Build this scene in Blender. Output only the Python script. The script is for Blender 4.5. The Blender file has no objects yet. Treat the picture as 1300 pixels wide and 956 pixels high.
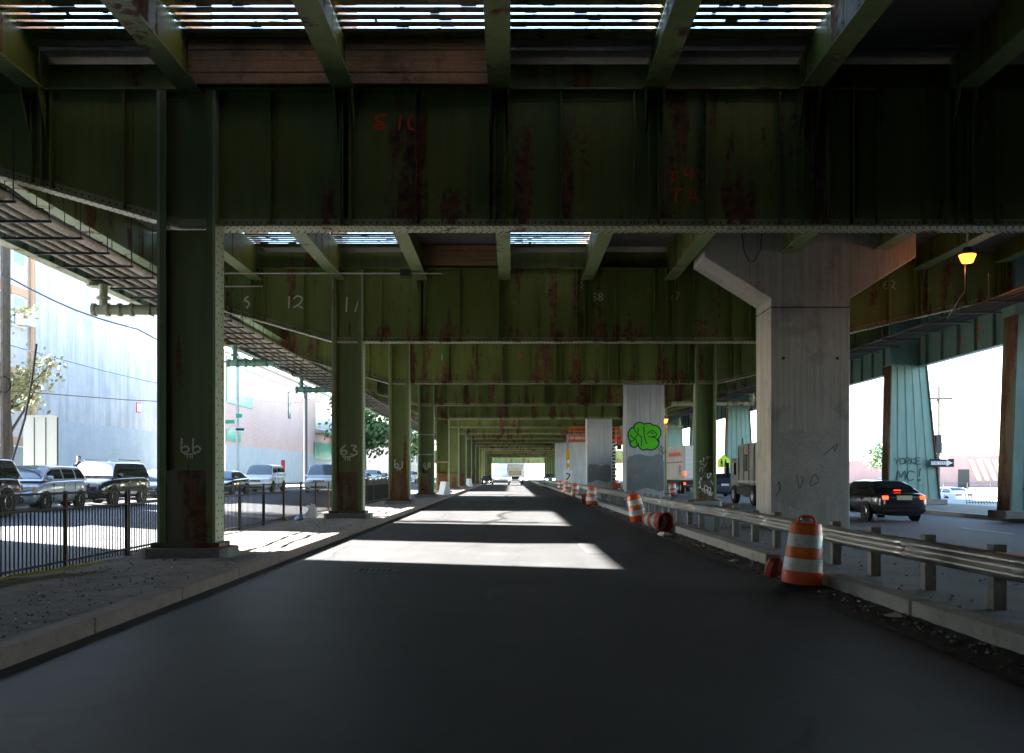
import bpy, math, random
from mathutils import Vector, Matrix
R = math.radians
S = bpy.context.scene
COL = S.collection
rnd = random.Random(7)

# ------------------------------------------------------------------ materials
def new_mat(name):
    m = bpy.data.materials.new(name); m.use_nodes = True
    nt = m.node_tree; b = nt.nodes['Principled BSDF']
    return m, nt, b

def mat(name, c, rough=.6, metal=0., coat=0., emit=None, es=0., trans=0., ior=1.45, spec=.5):
    m, nt, b = new_mat(name)
    b.inputs['Base Color'].default_value = (*c, 1)
    b.inputs['Roughness'].default_value = rough
    b.inputs['Metallic'].default_value = metal
    b.inputs['Coat Weight'].default_value = coat
    b.inputs['Transmission Weight'].default_value = trans
    b.inputs['IOR'].default_value = ior
    b.inputs['Specular IOR Level'].default_value = spec
    if emit:
        b.inputs['Emission Color'].default_value = (*emit, 1)
        b.inputs['Emission Strength'].default_value = es
    return m

def N(nt, t, **k):
    n = nt.nodes.new(t)
    for a, v in k.items(): setattr(n, a, v)
    return n

def noise(nt, vec, scale, detail=5, rough=.6):
    n = N(nt, 'ShaderNodeTexNoise'); nt.links.new(vec, n.inputs['Vector'])
    n.inputs['Scale'].default_value = scale; n.inputs['Detail'].default_value = detail
    n.inputs['Roughness'].default_value = rough
    return n.outputs['Fac']

def ramp(nt, fac, a, b, ca=(0, 0, 0, 1), cb=(1, 1, 1, 1)):
    r = N(nt, 'ShaderNodeValToRGB'); nt.links.new(fac, r.inputs['Fac'])
    e = r.color_ramp.elements
    e[0].position = a; e[0].color = ca; e[1].position = b; e[1].color = cb
    return r.outputs['Color']

def mapping(nt, vec, sc):
    m = N(nt, 'ShaderNodeMapping'); nt.links.new(vec, m.inputs['Vector'])
    m.inputs['Scale'].default_value = sc
    return m.outputs['Vector']

def mixc(nt, fac, a, b):
    m = N(nt, 'ShaderNodeMix', data_type='RGBA')
    for s, v in ((0, fac), (6, a), (7, b)):
        if isinstance(v, (tuple, list)): m.inputs[s].default_value = (*v[:3], 1)
        elif isinstance(v, (int, float)): m.inputs[s].default_value = v
        else: nt.links.new(v, m.inputs[s])
    return m.outputs[2]

def math_n(nt, op, a, b=None):
    m = N(nt, 'ShaderNodeMath', operation=op)
    for i, v in enumerate((a, b)):
        if v is None: continue
        if isinstance(v, (int, float)): m.inputs[i].default_value = v
        else: nt.links.new(v, m.inputs[i])
    return m.outputs[0]

def bump(nt, b, h, s=.3, d=.02):
    n = N(nt, 'ShaderNodeBump'); nt.links.new(h, n.inputs['Height'])
    n.inputs['Strength'].default_value = s; n.inputs['Distance'].default_value = d
    nt.links.new(n.outputs['Normal'], b.inputs['Normal'])

def paint(name, c1, c2, thr=.56, rust=(.19, .080, .026), rust2=(.050, .024, .012), rough=.5, low=None):
    """old steel paint: two faded tones, vertical rust runs, flaking specks"""
    m, nt, b = new_mat(name)
    pos = N(nt, 'ShaderNodeNewGeometry').outputs['Position']
    base = mixc(nt, ramp(nt, noise(nt, pos, .7, 4), .35, .68), c1, c2)
    dirt = ramp(nt, noise(nt, mapping(nt, pos, (5, 5, .35)), 1., 6, .7), .42, .75)
    base = mixc(nt, math_n(nt, 'MULTIPLY', dirt, .55), base, tuple(x * .42 for x in c1))
    st = noise(nt, mapping(nt, pos, (1.5, 1.5, .22)), 1., 8, .68)
    br = noise(nt, pos, 9, 6, .7)
    st = math_n(nt, 'ADD', st, math_n(nt, 'MULTIPLY', math_n(nt, 'SUBTRACT', noise(nt, pos, .28, 3), .5), .38))
    v = math_n(nt, 'ADD', st, math_n(nt, 'MULTIPLY', math_n(nt, 'SUBTRACT', br, .5), .28))
    if low:   # more rust low down on the member, where water sits
        sp = N(nt, 'ShaderNodeSeparateXYZ'); nt.links.new(pos, sp.inputs[0])
        mr = N(nt, 'ShaderNodeMapRange'); nt.links.new(sp.outputs[2], mr.inputs[0])
        mr.inputs[1].default_value = low[0]; mr.inputs[2].default_value = low[1]
        mr.inputs[3].default_value = low[2]; mr.inputs[4].default_value = 0
        v = math_n(nt, 'ADD', v, mr.outputs[0])
    mask = ramp(nt, v, thr, thr + .05)
    rc = mixc(nt, ramp(nt, noise(nt, pos, 5, 6), .35, .65), rust, rust2)
    nt.links.new(mixc(nt, mask, base, rc), b.inputs['Base Color'])
    rr = N(nt, 'ShaderNodeMapRange'); nt.links.new(mask, rr.inputs[0])
    rr.inputs[3].default_value = rough; rr.inputs[4].default_value = .9
    nt.links.new(rr.outputs[0], b.inputs['Roughness'])
    bump(nt, b, math_n(nt, 'ADD', noise(nt, pos, 22, 4), math_n(nt, 'MULTIPLY', mask, .7)), .35, .012)
    return m

def rough_mat(name, c1, c2, scale=6, rough=.85, streak=None, bs=.4, fine=60, stain=None, cracks=0):
    m, nt, b = new_mat(name)
    pos = N(nt, 'ShaderNodeNewGeometry').outputs['Position']
    base = mixc(nt, ramp(nt, noise(nt, pos, scale, 7), .35, .67), c1, c2)
    base = mixc(nt, math_n(nt, 'MULTIPLY', ramp(nt, noise(nt, pos, fine, 3), .42, .72), .6), base, tuple(x * .5 for x in c1))
    if streak:
        s = ramp(nt, noise(nt, mapping(nt, pos, streak), 1., 7, .7), .42, .72)
        base = mixc(nt, math_n(nt, 'MULTIPLY', s, .65), base, tuple(x * .42 for x in c1))
    if stain:
        s = ramp(nt, noise(nt, pos, stain[0], 5, .7), .56, .64)
        base = mixc(nt, math_n(nt, 'MULTIPLY', s, stain[1]), base, stain[2])
    h = noise(nt, pos, fine, 3)
    if cracks:
        vo = N(nt, 'ShaderNodeTexVoronoi', feature='DISTANCE_TO_EDGE'); vo.inputs['Scale'].default_value = .33
        w = N(nt, 'ShaderNodeVectorMath', operation='ADD'); nt.links.new(pos, w.inputs[0])
        nn = N(nt, 'ShaderNodeTexNoise'); nn.inputs['Scale'].default_value = 1.2; nt.links.new(pos, nn.inputs['Vector'])
        nt.links.new(nn.outputs['Color'], w.inputs[1]); nt.links.new(w.outputs[0], vo.inputs['Vector'])
        ck = ramp(nt, vo.outputs['Distance'], .004, .012, (1, 1, 1, 1), (0, 0, 0, 1))
        base = mixc(nt, math_n(nt, 'MULTIPLY', ck, cracks), base, (.012, .012, .012))
    nt.links.new(base, b.inputs['Base Color'])
    b.inputs['Roughness'].default_value = rough
    bump(nt, b, h, bs, .01)
    return m

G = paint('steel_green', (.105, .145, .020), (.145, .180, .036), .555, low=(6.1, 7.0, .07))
GF = paint('flange_lit_green', (.24, .27, .13), (.34, .34, .20), .56, rust=(.16, .07, .03))  # pale cream tone: light thrown up from below is in the colour
GS = paint('stringer_flange_lit_green', (.15, .21, .07), (.19, .25, .10), .60)  # lighter green stands in for light reaching these flanges from below
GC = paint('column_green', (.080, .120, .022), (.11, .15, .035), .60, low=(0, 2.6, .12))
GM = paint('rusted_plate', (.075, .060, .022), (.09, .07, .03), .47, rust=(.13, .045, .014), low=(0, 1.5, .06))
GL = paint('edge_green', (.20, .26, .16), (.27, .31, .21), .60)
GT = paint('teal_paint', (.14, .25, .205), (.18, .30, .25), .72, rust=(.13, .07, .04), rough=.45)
RUST = mat('rivet_rust', (.035, .022, .012), .85)
DARK = mat('dark_joint', (.01, .01, .01), .9)
def pan_mat():
    m, nt, b = new_mat('galvanised_pan')
    pos = N(nt, 'ShaderNodeNewGeometry').outputs['Position']
    mask = ramp(nt, noise(nt, pos, 3.5, 7, .75), .56, .62)
    nt.links.new(mixc(nt, mask, (.75, .76, .74), (.05, .035, .025)), b.inputs['Base Color'])
    inv = math_n(nt, 'SUBTRACT', 1, mask); nt.links.new(inv, b.inputs['Metallic'])
    b.inputs['Roughness'].default_value = .22
    return m
PAN = pan_mat()
WOOD = rough_mat('old_timber', (.32, .19, .10), (.42, .27, .15), 3, .85, streak=(.6, 20, 22), bs=.5, fine=30, stain=(1.2, .5, (.05, .03, .02)))
CONC = rough_mat('pier_concrete', (.46, .435, .38), (.54, .515, .46), 1.1, .85, streak=(9, 9, .3), bs=.25, fine=40, stain=(.8, .35, (.14, .13, .12)))
CONC_LIT = rough_mat('lit_pier_concrete', (.52, .54, .57), (.60, .62, .65), 1.1, .85, streak=(9, 9, .3), bs=.25, fine=40)  # brighter light on the far piers put in as paler, bluer concrete
CONC2 = rough_mat('deck_concrete', (.16, .16, .15), (.22, .21, .2), 2, .9, fine=30)
CPATCH1 = rough_mat('dark_cover_paint', (.36, .34, .30), (.48, .455, .41), .9, .85, fine=30)
CPATCH = rough_mat('grey_cover_paint', (.20, .22, .235), (.26, .28, .295), 2, .8, fine=30)
ASPH = rough_mat('asphalt', (.031, .031, .032), (.050, .050, .051), .8, .60, streak=(.9, .05, 1), bs=.6, fine=75, cracks=.5)
ASPH_L = rough_mat('street_asphalt', (.075, .078, .085), (.10, .10, .105), .7, .75, bs=.6, fine=60)
DIRT = rough_mat('sidewalk_dirt', (.15, .13, .11), (.24, .22, .19), 3.5, .95, bs=1., fine=38, stain=(1.5, .6, (.06, .05, .045)))
GUT = rough_mat('gutter_dirt', (.035, .030, .024), (.075, .06, .045), 9, .95, bs=1., fine=45)
KERB_L = rough_mat('brown_kerb', (.17, .115, .088), (.24, .175, .14), 4, .75, bs=.5, fine=50)
KERB_R = rough_mat('pale_kerb', (.34, .33, .28), (.42, .41, .36), 2.5, .8, bs=.5, fine=50, stain=(2.2, .5, (.16, .15, .13)))
ISL = rough_mat('island_ground', (.10, .095, .085), (.15, .145, .13), 1.2, .9, bs=.7, fine=35, stain=(.9, .6, (.05, .045, .04)))
LOT = rough_mat('pale_lot', (.27, .27, .25), (.34, .33, .31), .6, .9, fine=20)
WALLG = rough_mat('grey_render', (.49, .465, .45), (.60, .575, .56), .5, .9, streak=(1.4, 1.4, .12), bs=.2, fine=18, stain=(.35, .3, (.27, .30, .35)))
WALLG2 = rough_mat('grey_band', (.38, .41, .44), (.45, .48, .5), .8, .9, fine=18)
STONE = rough_mat('pale_facade', (.52, .46, .42), (.6, .54, .5), 1.2, .9, fine=15)
def brick_mat():
    m, nt, b = new_mat('brick')
    pos = N(nt, 'ShaderNodeNewGeometry').outputs['Position']
    sp = N(nt, 'ShaderNodeSeparateXYZ'); nt.links.new(pos, sp.inputs[0])
    cb = N(nt, 'ShaderNodeCombineXYZ')
    nt.links.new(math_n(nt, 'ADD', sp.outputs[0], sp.outputs[1]), cb.inputs[0]); nt.links.new(sp.outputs[2], cb.inputs[1])
    br = N(nt, 'ShaderNodeTexBrick'); nt.links.new(cb.outputs[0], br.inputs['Vector'])
    br.inputs['Scale'].default_value = 1.6
    br.inputs['Color1'].default_value = (.46, .235, .19, 1); br.inputs['Color2'].default_value = (.53, .31, .26, 1)
    br.inputs['Mortar'].default_value = (.52, .46, .42, 1); br.inputs['Mortar Size'].default_value = .03
    fade = ramp(nt, noise(nt, pos, .25, 4), .35, .7)
    nt.links.new(mixc(nt, math_n(nt, 'MULTIPLY', fade, .4), br.outputs['Color'], (.55, .42, .38)), b.inputs['Base Color'])
    b.inputs['Roughness'].default_value = .9
    return m
BRICK = brick_mat()
GALV = rough_mat('guardrail_zinc', (.50, .50, .46), (.60, .59, .55), 1.5, .36, streak=(3, .12, 6), bs=.1, fine=40, stain=(1.1, .5, (.20, .15, .10)))
GALV.node_tree.nodes['Principled BSDF'].inputs['Metallic'].default_value = .8
POSTW = rough_mat('post_wood', (.30, .29, .25), (.40, .385, .34), 4, .85, streak=(12, 12, 1), fine=30)
FENCE = mat('fence_iron', (.018, .016, .015), .6, .3)
FRUST = rough_mat('fence_rust', (.085, .045, .022), (.12, .07, .035), 6, .85, fine=40)
PIPE = rough_mat('conduit', (.48, .42, .35), (.58, .52, .44), 2, .5, fine=20, stain=(1.5, .6, (.13, .07, .04)))
PIPED = mat('dark_conduit', (.05, .055, .05), .5, .3)
DRAIN = paint('drain_pipe_paint', (.30, .34, .20), (.36, .37, .24), .60, rust=(.2, .1, .04))
DRAINT = paint('drain_pipe_teal', (.12, .24, .19), (.14, .27, .21), .66)
ORANGE = rough_mat('barrel_orange', (.80, .075, .010), (.88, .11, .014), 4, .42, bs=.1, fine=90, stain=(4, .4, (.35, .05, .012)))
ORANGE2 = rough_mat('barrel_reflective_orange', (.85, .17, .012), (.90, .21, .02), 4, .4, bs=.1, fine=90, stain=(4, .3, (.45, .07, .01)))
WHITEB = rough_mat('barrel_white_band', (.70, .70, .68), (.78, .78, .76), 5, .35, bs=.1, fine=30, stain=(3, .45, (.33, .30, .27)))
RUBBER = mat('black_rubber', (.02, .02, .02), .85)
DIRTW = rough_mat('dirty_white_band', (.35, .32, .30), (.5, .48, .45), 5, .6, fine=30)
REDDK = rough_mat('dull_red_plastic', (.28, .02, .01), (.4, .04, .02), 5, .6, fine=30)
WHITE = mat('white_paint', (.78, .78, .76), .5)
CHALK = mat('white_spray', (.62, .60, .54), .9)
REDSP = mat('red_spray', (.90, .10, .02), .8)
BLKSP = mat('black_spray', (.02, .025, .03), .8)
GREENSP = mat('green_spray', (.10, .62, .015), .7)
YELL = mat('caution_yellow', (.85, .75, .02), .45)
SIGNY = mat('school_sign_yellow', (.62, .85, .04), .4, emit=None)
SIGNG = mat('sign_green', (.02, .38, .20), .45)
SIGNW = mat('sign_white', (.75, .76, .74), .45)
SIGNGREY = mat('sign_back', (.42, .43, .40), .5, .3)
ORSTEEL = mat('orange_steel', (.70, .12, .03), .5)
GLASS = mat('car_glass', (.022, .028, .032), .06, 0, 0, spec=.8)
GLASSL = mat('pale_reflection_glass', (.10, .13, .145), .06, 0, 0, spec=1.)  # windshield's pale reflection is put into the base colour
CHROME = mat('chrome', (.75, .75, .75), .15, 1)
RIM = mat('alloy', (.55, .56, .58), .3, .9)
TYRE = mat('tyre', (.018, .018, .018), .85)
TAIL = mat('tail_lit', (.6, .01, .01), .3, emit=(1, .035, .012), es=.4)
TAILO = mat('tail_dark', (.35, .01, .015), .25)
HEADL = mat('headlight_glass', (.6, .62, .62), .1)
HEADON = mat('headlight_lit', (.9, .9, .9), .2, emit=(1, .95, .85), es=1.5)
AMBER = mat('amber_lens', (.8, .22, .02), .3)
LAMP = mat('sodium_lamp', (1, .5, .1), .4, emit=(1, .17, .012), es=.5)
REDLIT = mat('red_signal', (1, .1, .05), .4, emit=(1, .06, .03), es=.4)
PLATE = mat('number_plate', (.70, .62, .30), .5)
PLATEO = mat('orange_plate', (.85, .42, .06), .5)
BLACKP = mat('black_car_paint', (.008, .008, .010), .22, .0, 1.)
SILVER = mat('silver_blue_car_paint', (.48, .54, .64), .3, .25, 1.)
SUVP = mat('dark_grey_car_paint', (.035, .036, .042), .22, .3, 1.)
NAVY = mat('navy_car_paint', (.03, .04, .075), .28, .3, 1.)
DGREY = mat('dark_trim', (.02, .02, .02), .6)
CWHITE = mat('white_car_paint', (.72, .74, .76), .3, 0, .6)
TRW = rough_mat('truck_panel', (.55, .56, .58), (.64, .65, .66), 1.5, .5, streak=(2, 2, .4), bs=.05, fine=20)
TRG = rough_mat('hopper_white', (.26, .26, .235), (.34, .34, .31), 2, .6, streak=(5, 5, .5), fine=20, stain=(1.8, .5, (.16, .13, .1)))
LEAF = rough_mat('leaf_green', (.05, .105, .03), (.09, .16, .045), 1.2, .6, fine=3)
LEAFY = rough_mat('leaf_yellow', (.52, .46, .24), (.38, .40, .18), 1.6, .6, fine=3)
BARK = rough_mat('bark', (.14, .11, .085), (.2, .16, .12), 8, .9, streak=(14, 14, 2), fine=40)
PALEY = mat('faded_yellow', (.62, .58, .32), .8)
BUSH = rough_mat('shrub_green', (.06, .12, .04), (.10, .16, .06), 2, .7, fine=5)
FRAMEG = mat('green_window_frame', (.03, .30, .17), .5)
PINK = rough_mat('far_brick', (.34, .21, .20), (.38, .26, .25), .5, .9, fine=8)
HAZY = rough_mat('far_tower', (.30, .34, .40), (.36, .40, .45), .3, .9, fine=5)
SKIN = mat('skin', (.30, .18, .12), .6); CLOTH = mat('navy_jacket', (.03, .04, .07), .9); HAIR = mat('dark_hair', (.02, .015, .012), .8)
REDPOST = mat('red_panel', (.80, .05, .06), .5)
PAPER = mat('litter_paper', (.7, .69, .66), .8)

# ------------------------------------------------------------------ mesh builder
class MB:
    def __init__(s): s.v = []; s.f = []; s.m = []; s.mats = []
    def mi(s, m):
        if m not in s.mats: s.mats.append(m)
        return s.mats.index(m)
    def face(s, pts, m):
        n = len(s.v); s.v += [tuple(p) for p in pts]; s.f.append(tuple(range(n, n + len(pts)))); s.m.append(s.mi(m))
    def hexa(s, p, m):   # 8 points: bottom 4 ccw, top 4 ccw
        n = len(s.v); s.v += [tuple(q) for q in p]; k = s.mi(m)
        for f in ((0, 3, 2, 1), (4, 5, 6, 7), (0, 1, 5, 4), (1, 2, 6, 5), (2, 3, 7, 6), (3, 0, 4, 7)):
            s.f.append(tuple(n + i for i in f)); s.m.append(k)
    def box(s, x0, x1, y0, y1, z0, z1, m):
        s.hexa([(x0, y0, z0), (x1, y0, z0), (x1, y1, z0), (x0, y1, z0), (x0, y0, z1), (x1, y0, z1), (x1, y1, z1), (x0, y1, z1)], m)
    def prism(s, poly, fn, a, b, m):   # poly of 2d points; fn(u,v,w) -> 3d
        n = len(s.v); k = s.mi(m); c = len(poly)
        s.v += [fn(u, v, a) for u, v in poly] + [fn(u, v, b) for u, v in poly]
        s.f += [tuple(n + i for i in range(c))[::-1], tuple(n + c + i for i in range(c))]; s.m += [k, k]
        for i in range(c):
            j = (i + 1) % c; s.f.append((n + i, n + j, n + c + j, n + c + i)); s.m.append(k)
    def tube(s, pts, r, m, n=8, caps=True):
        pts = [Vector(p) for p in pts]; rs = r if isinstance(r, (list, tuple)) else [r] * len(pts)
        k = s.mi(m); base = len(s.v); up = None
        for i, p in enumerate(pts):
            d = (pts[min(i + 1, len(pts) - 1)] - pts[max(i - 1, 0)]).normalized()
            if up is None or abs(up.dot(d)) > .98: up = Vector((0, 0, 1)) if abs(d.z) < .9 else Vector((1, 0, 0))
            a = d.cross(up).normalized(); b = d.cross(a).normalized(); up = -b if False else up
            for j in range(n):
                t = 2 * math.pi * j / n
                s.v.append(tuple(p + a * math.cos(t) * rs[i] + b * math.sin(t) * rs[i]))
        for i in range(len(pts) - 1):
            for j in range(n):
                q = (j + 1) % n
                s.f.append((base + i * n + j, base + i * n + q, base + (i + 1) * n + q, base + (i + 1) * n + j)); s.m.append(k)
        if caps:
            s.f.append(tuple(base + j for j in range(n))[::-1]); s.m.append(k)
            e = base + (len(pts) - 1) * n; s.f.append(tuple(e + j for j in range(n))); s.m.append(k)
    def lathe(s, prof, m, n=24, mats=None, c=(0, 0, 0), axis='z'):   # prof [(r,z)], mats per segment
        base = len(s.v)
        for r, z in prof:
            for j in range(n):
                t = 2 * math.pi * j / n; a, b = r * math.cos(t), r * math.sin(t)
                p = (a, b, z) if axis == 'z' else (z, a, b)
                s.v.append((p[0] + c[0], p[1] + c[1], p[2] + c[2]))
        for i in range(len(prof) - 1):
            k = s.mi(mats[i] if mats else m)
            for j in range(n):
                q = (j + 1) % n
                s.f.append((base + i * n + j, base + i * n + q, base + (i + 1) * n + q, base + (i + 1) * n + j)); s.m.append(k)
    def ribbon(s, pts, w, fn, off, m, smooth=True):   # flat stroke on a surface: fn(u,v,off)
        if smooth and len(pts) > 2:
            q = []
            P = [pts[0]] + list(pts) + [pts[-1]]
            for i in range(1, len(P) - 2):
                for t in (0, .25, .5, .75):
                    q.append(tuple(.5 * ((2 * P[i][a]) + (-P[i-1][a] + P[i+1][a]) * t + (2*P[i-1][a] - 5*P[i][a] + 4*P[i+1][a] - P[i+2][a]) * t*t + (-P[i-1][a] + 3*P[i][a] - 3*P[i+1][a] + P[i+2][a]) * t**3) for a in (0, 1)))
            q.append(pts[-1]); pts = q
        L, Rr = [], []
        for i, p in enumerate(pts):
            a = pts[max(i - 1, 0)]; b = pts[min(i + 1, len(pts) - 1)]
            dx, dy = b[0] - a[0], b[1] - a[1]; l = math.hypot(dx, dy) or 1
            nx, ny = -dy / l * w / 2, dx / l * w / 2
            L.append((p[0] + nx, p[1] + ny)); Rr.append((p[0] - nx, p[1] - ny))
        for i in range(len(pts) - 1):
            o = off + .0004 * (i % 2)
            s.face([fn(*L[i], o), fn(*Rr[i], o), fn(*Rr[i + 1], o), fn(*L[i + 1], o)], m)
    def rivet(s, p, nrm, r, m):
        p = Vector(p); nrm = Vector(nrm); a = nrm.orthogonal().normalized(); b = nrm.cross(a); n = len(s.v); k = s.mi(m)
        for j in range(6):
            t = j * math.pi / 3; s.v.append(tuple(p + (a * math.cos(t) + b * math.sin(t)) * r))
        s.v.append(tuple(p + nrm * r * .7))
        for j in range(6): s.f.append((n + j, n + (j + 1) % 6, n + 6)); s.m.append(k)
    def mesh(s, name, smooth=False):
        me = bpy.data.meshes.new(name); me.from_pydata(s.v, [], s.f)
        for m in s.mats: me.materials.append(m)
        me.polygons.foreach_set('material_index', s.m)
        if smooth: me.polygons.foreach_set('use_smooth', [True] * len(s.f))
        me.update(); return me
    def build(s, name, parent=None, smooth=False, bev=0, sub=0, loc=None, seg=2):
        o = bpy.data.objects.new(name, s.mesh(name, smooth)); COL.objects.link(o)
        if parent: o.parent = parent
        if loc: o.location = loc
        if bev:
            b = o.modifiers.new('bevel', 'BEVEL'); b.width = bev; b.segments = seg; b.limit_method = 'ANGLE'; b.angle_limit = R(35)
        if sub:
            q = o.modifiers.new('sub', 'SUBSURF'); q.levels = q.render_levels = sub
        return o

def tag(o, label=None, cat=None, group=None, kind=None):
    for k, v in (('label', label), ('category', cat), ('group', group), ('kind', kind)):
        if v: o[k] = v
    return o
def thing(name, label, cat, loc=(0, 0, 0), rz=0, group=None):
    o = bpy.data.objects.new(name, None); COL.objects.link(o); o.location = loc; o.rotation_euler = (0, 0, rz)
    o.empty_display_size = .3
    return tag(o, label, cat, group)
def struct(name, mb, kind='structure', smooth=False):
    o = mb.build(name, smooth=smooth); o['kind'] = kind; return o
KIDS = {}
def kids(o): return [c for c in bpy.data.objects if c.parent == o]
def copy_tree(o, parent=None):
    c = o.copy(); COL.objects.link(c)
    if parent: c.parent = parent
    for ch in kids(o): copy_tree(ch, c)
    return c
XZ = lambda y: (lambda u, v, o: (u, y - o, v))      # drawing surface facing the camera (-Y)

# ------------------------------------------------------------------ camera, sky, sun
cam = bpy.data.objects.new('camera', bpy.data.cameras.new('camera')); COL.objects.link(cam)
cam.location = (0, 0, 1.65); cam.rotation_euler = (R(90), 0, 0)
cam.data.sensor_width = 36; cam.data.lens = 36 * 1200 / 1300
cam.data.shift_y = 124 / 1300; cam.data.shift_x = .0015
cam.data.clip_end = 5000; cam.data.clip_start = .1
S.camera = cam
W = bpy.data.worlds.new('World'); S.world = W; W.use_nodes = True
sky = W.node_tree.nodes.new('ShaderNodeTexSky'); sky.sky_type = 'NISHITA'; sky.sun_disc = False
EL, AZ = 25.5, 17.5
sky.sun_elevation = R(EL); sky.sun_rotation = R(-(90 - AZ)); sky.air_density = 1.0; sky.dust_density = .4
bg = W.node_tree.nodes['Background']; W.node_tree.links.new(sky.outputs[0], bg.inputs['Color']); bg.inputs['Strength'].default_value = .05
sl = bpy.data.lights.new('sun', 'SUN'); sl.energy = 5; sl.angle = R(.5); sl.color = (1, .965, .915)
so = bpy.data.objects.new('sun', sl); COL.objects.link(so); so.location = (-60, 40, 60)
d = Vector((math.cos(R(AZ)) * math.cos(R(EL)), -math.sin(R(AZ)) * math.cos(R(EL)), -math.sin(R(EL))))
so.rotation_euler = d.to_track_quat('-Z', 'Y').to_euler()
S.view_settings.view_transform = 'Standard'; S.view_settings.look = 'None'; S.view_settings.gamma = 1
S.view_settings.exposure = 4.6
S.render.engine = 'CYCLES'
S.cycles.max_bounces = 8; S.cycles.diffuse_bounces = 3; S.cycles.glossy_bounces = 3; S.cycles.transmission_bounces = 3
S.cycles.sample_clamp_indirect = 4; S.cycles.caustics_reflective = False; S.cycles.caustics_refractive = False
try: S.cycles.use_denoising = True
except Exception: pass

# ------------------------------------------------------------------ ground and roads
def strip(prof, y0, y1, m, ny=1, name='road', kind='structure'):
    b = MB()
    for i in range(len(prof) - 1):
        (xa, za), (xb, zb) = prof[i], prof[i + 1]
        b.face([(xa, y0, za), (xb, y0, zb), (xb, y1, zb), (xa, y1, za)], m)
    return struct(name, b, kind)
strip([(-2500, .45), (-17.6, .45), (-7.5, -.02), (-4.4, -.02), (30, -.02), (42, -1.05), (2500, -1.1)], -300, 3500, LOT, name='ground')
strip([(-4.3, 0), (4.02, 0)], -80, 900, ASPH, name='road')
ROADP = rough_mat('asphalt_patch', (.026, .026, .027), (.035, .035, .036), 2, .75, bs=.8, fine=60)
SEAL = mat('crack_sealant', (.012, .012, .012), .9)
b = MB()   # worn lane paint, dirt, patches
rr = random.Random(3)
y = 10
for i in range(7):
    b.box(-.33 + rr.uniform(-.02, .02), -.25 + rr.uniform(-.02, .02), 12.4 + i * .34, 12.4 + i * .34 + rr.uniform(.1, .26), .006, .008, ISL)
for x0, x1, y0, y1 in ((1.6, 3.1, 19.5, 24.5), (-2.5, .3, 52, 58)): b.box(x0, x1, y0, y1, .001, .005, ROADP)
for x0, y0, n in ((-3.9, 14, 14), (-1.2, 20, 16), (2.2, 15, 10), (-2.8, 33, 14)):
    p_ = [(x0, y0)]
    for i in range(n): p_.append((p_[-1][0] + rr.uniform(-.12, .16), p_[-1][1] + rr.uniform(.3, .8)))
    b.ribbon(p_, .016, lambda u, v, o: (u, v, o), .007, SEAL)
for x0, y0 in ((-3.9, 21.3), (-3.9, 34.5)): b.ribbon([(x0, y0), (x0 + 2.4, y0 + .3), (x0 + 5, y0 - .2), (x0 + 7.4, y0 + .15)], .02, lambda u, v, o: (u, v, o), .009, SEAL)
struct('road_repairs', b)
b = MB(); b.lathe([(0, .007), (.36, .007), (.38, .004), (.40, .001)], PIPED, 28)
for a in range(6): b.box(-.28 + a * .1, -.24 + a * .1, -.2, .2, .007, .011, DARK)
o = b.build('manhole_cover'); o.location = (-2.3, 16.2, 0); tag(o, 'round iron manhole cover in the road at the edge of the sun patch', 'manhole cover')
strip([(-17.5, .50), (-7.42, .06)], -80, 900, ASPH_L, name='side_street')
strip([(-30, .62), (-17.7, .62)], -80, 900, LOT, name='pavement')
strip([(10.6, .004), (17.3, .004)], -80, 900, ASPH_L, name='service_road')
b = MB()
for y0 in range(-6, 120, 12):
    b.box(13.75, 13.87, y0 + 20, y0 + 23, .006, .010, CHALK)
struct('lane_markings', b)
b = MB(); b.box(-17.75, -17.5, -80, 900, .3, .64, KERB_R); struct('kerb', b)
b = MB(); b.box(17.3, 17.5, -80, 900, 0, .16, KERB_R); struct('kerb', b)
strip([(17.5, .15), (22.5, .15), (23, 0)], -80, 900, ISL, name='pavement')
# left sidewalk of dirt over concrete, uneven
b = MB(); ny = 260; nx = 14; k = b.mi(DIRT)
for j in range(ny + 1):
    yy = 2 + (j / ny) ** 1.6 * 300
    for i in range(nx + 1):
        x = -7.45 + (7.45 - 4.56) * i / nx
        h = .15 + (.022 * math.sin(x * 2.1 + yy * .8) + rr.uniform(-.010, .014) + .05 * max(0, math.sin(yy * .55 + 1.3)) * (1 - i / nx) ** 2 if 0 < i < nx else 0)
        b.v.append((x, yy, h))
for j in range(ny):
    for i in range(nx):
        a = j * (nx + 1) + i; b.f.append((a, a + 1, a + nx + 2, a + nx + 1)); b.m.append(k)
struct('sidewalk', b)
b = MB()
yy = 2.
while yy < 260:
    L = 2.6
    b.box(-4.56, -4.3, yy, yy + L - .012, -.02, .165 + rr.uniform(-.004, .004), KERB_L); yy += L
o = struct('kerb', b); m = o.modifiers.new('b', 'BEVEL'); m.width = .02; m.segments = 2
b = MB(); yy = 4.7
while yy < 230:
    L = 3.0
    if not 13.5 < yy < 16.5:
        sh = rr.uniform(-.012, .012)
        b.box(4.52 + sh, 4.80 + sh, yy, yy + L - .012, -.03, .235 + rr.uniform(-.01, .01), KERB_R)
    yy += L
o = struct('kerb', b); m = o.modifiers.new('b', 'BEVEL'); m.width = .03; m.segments = 2
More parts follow.
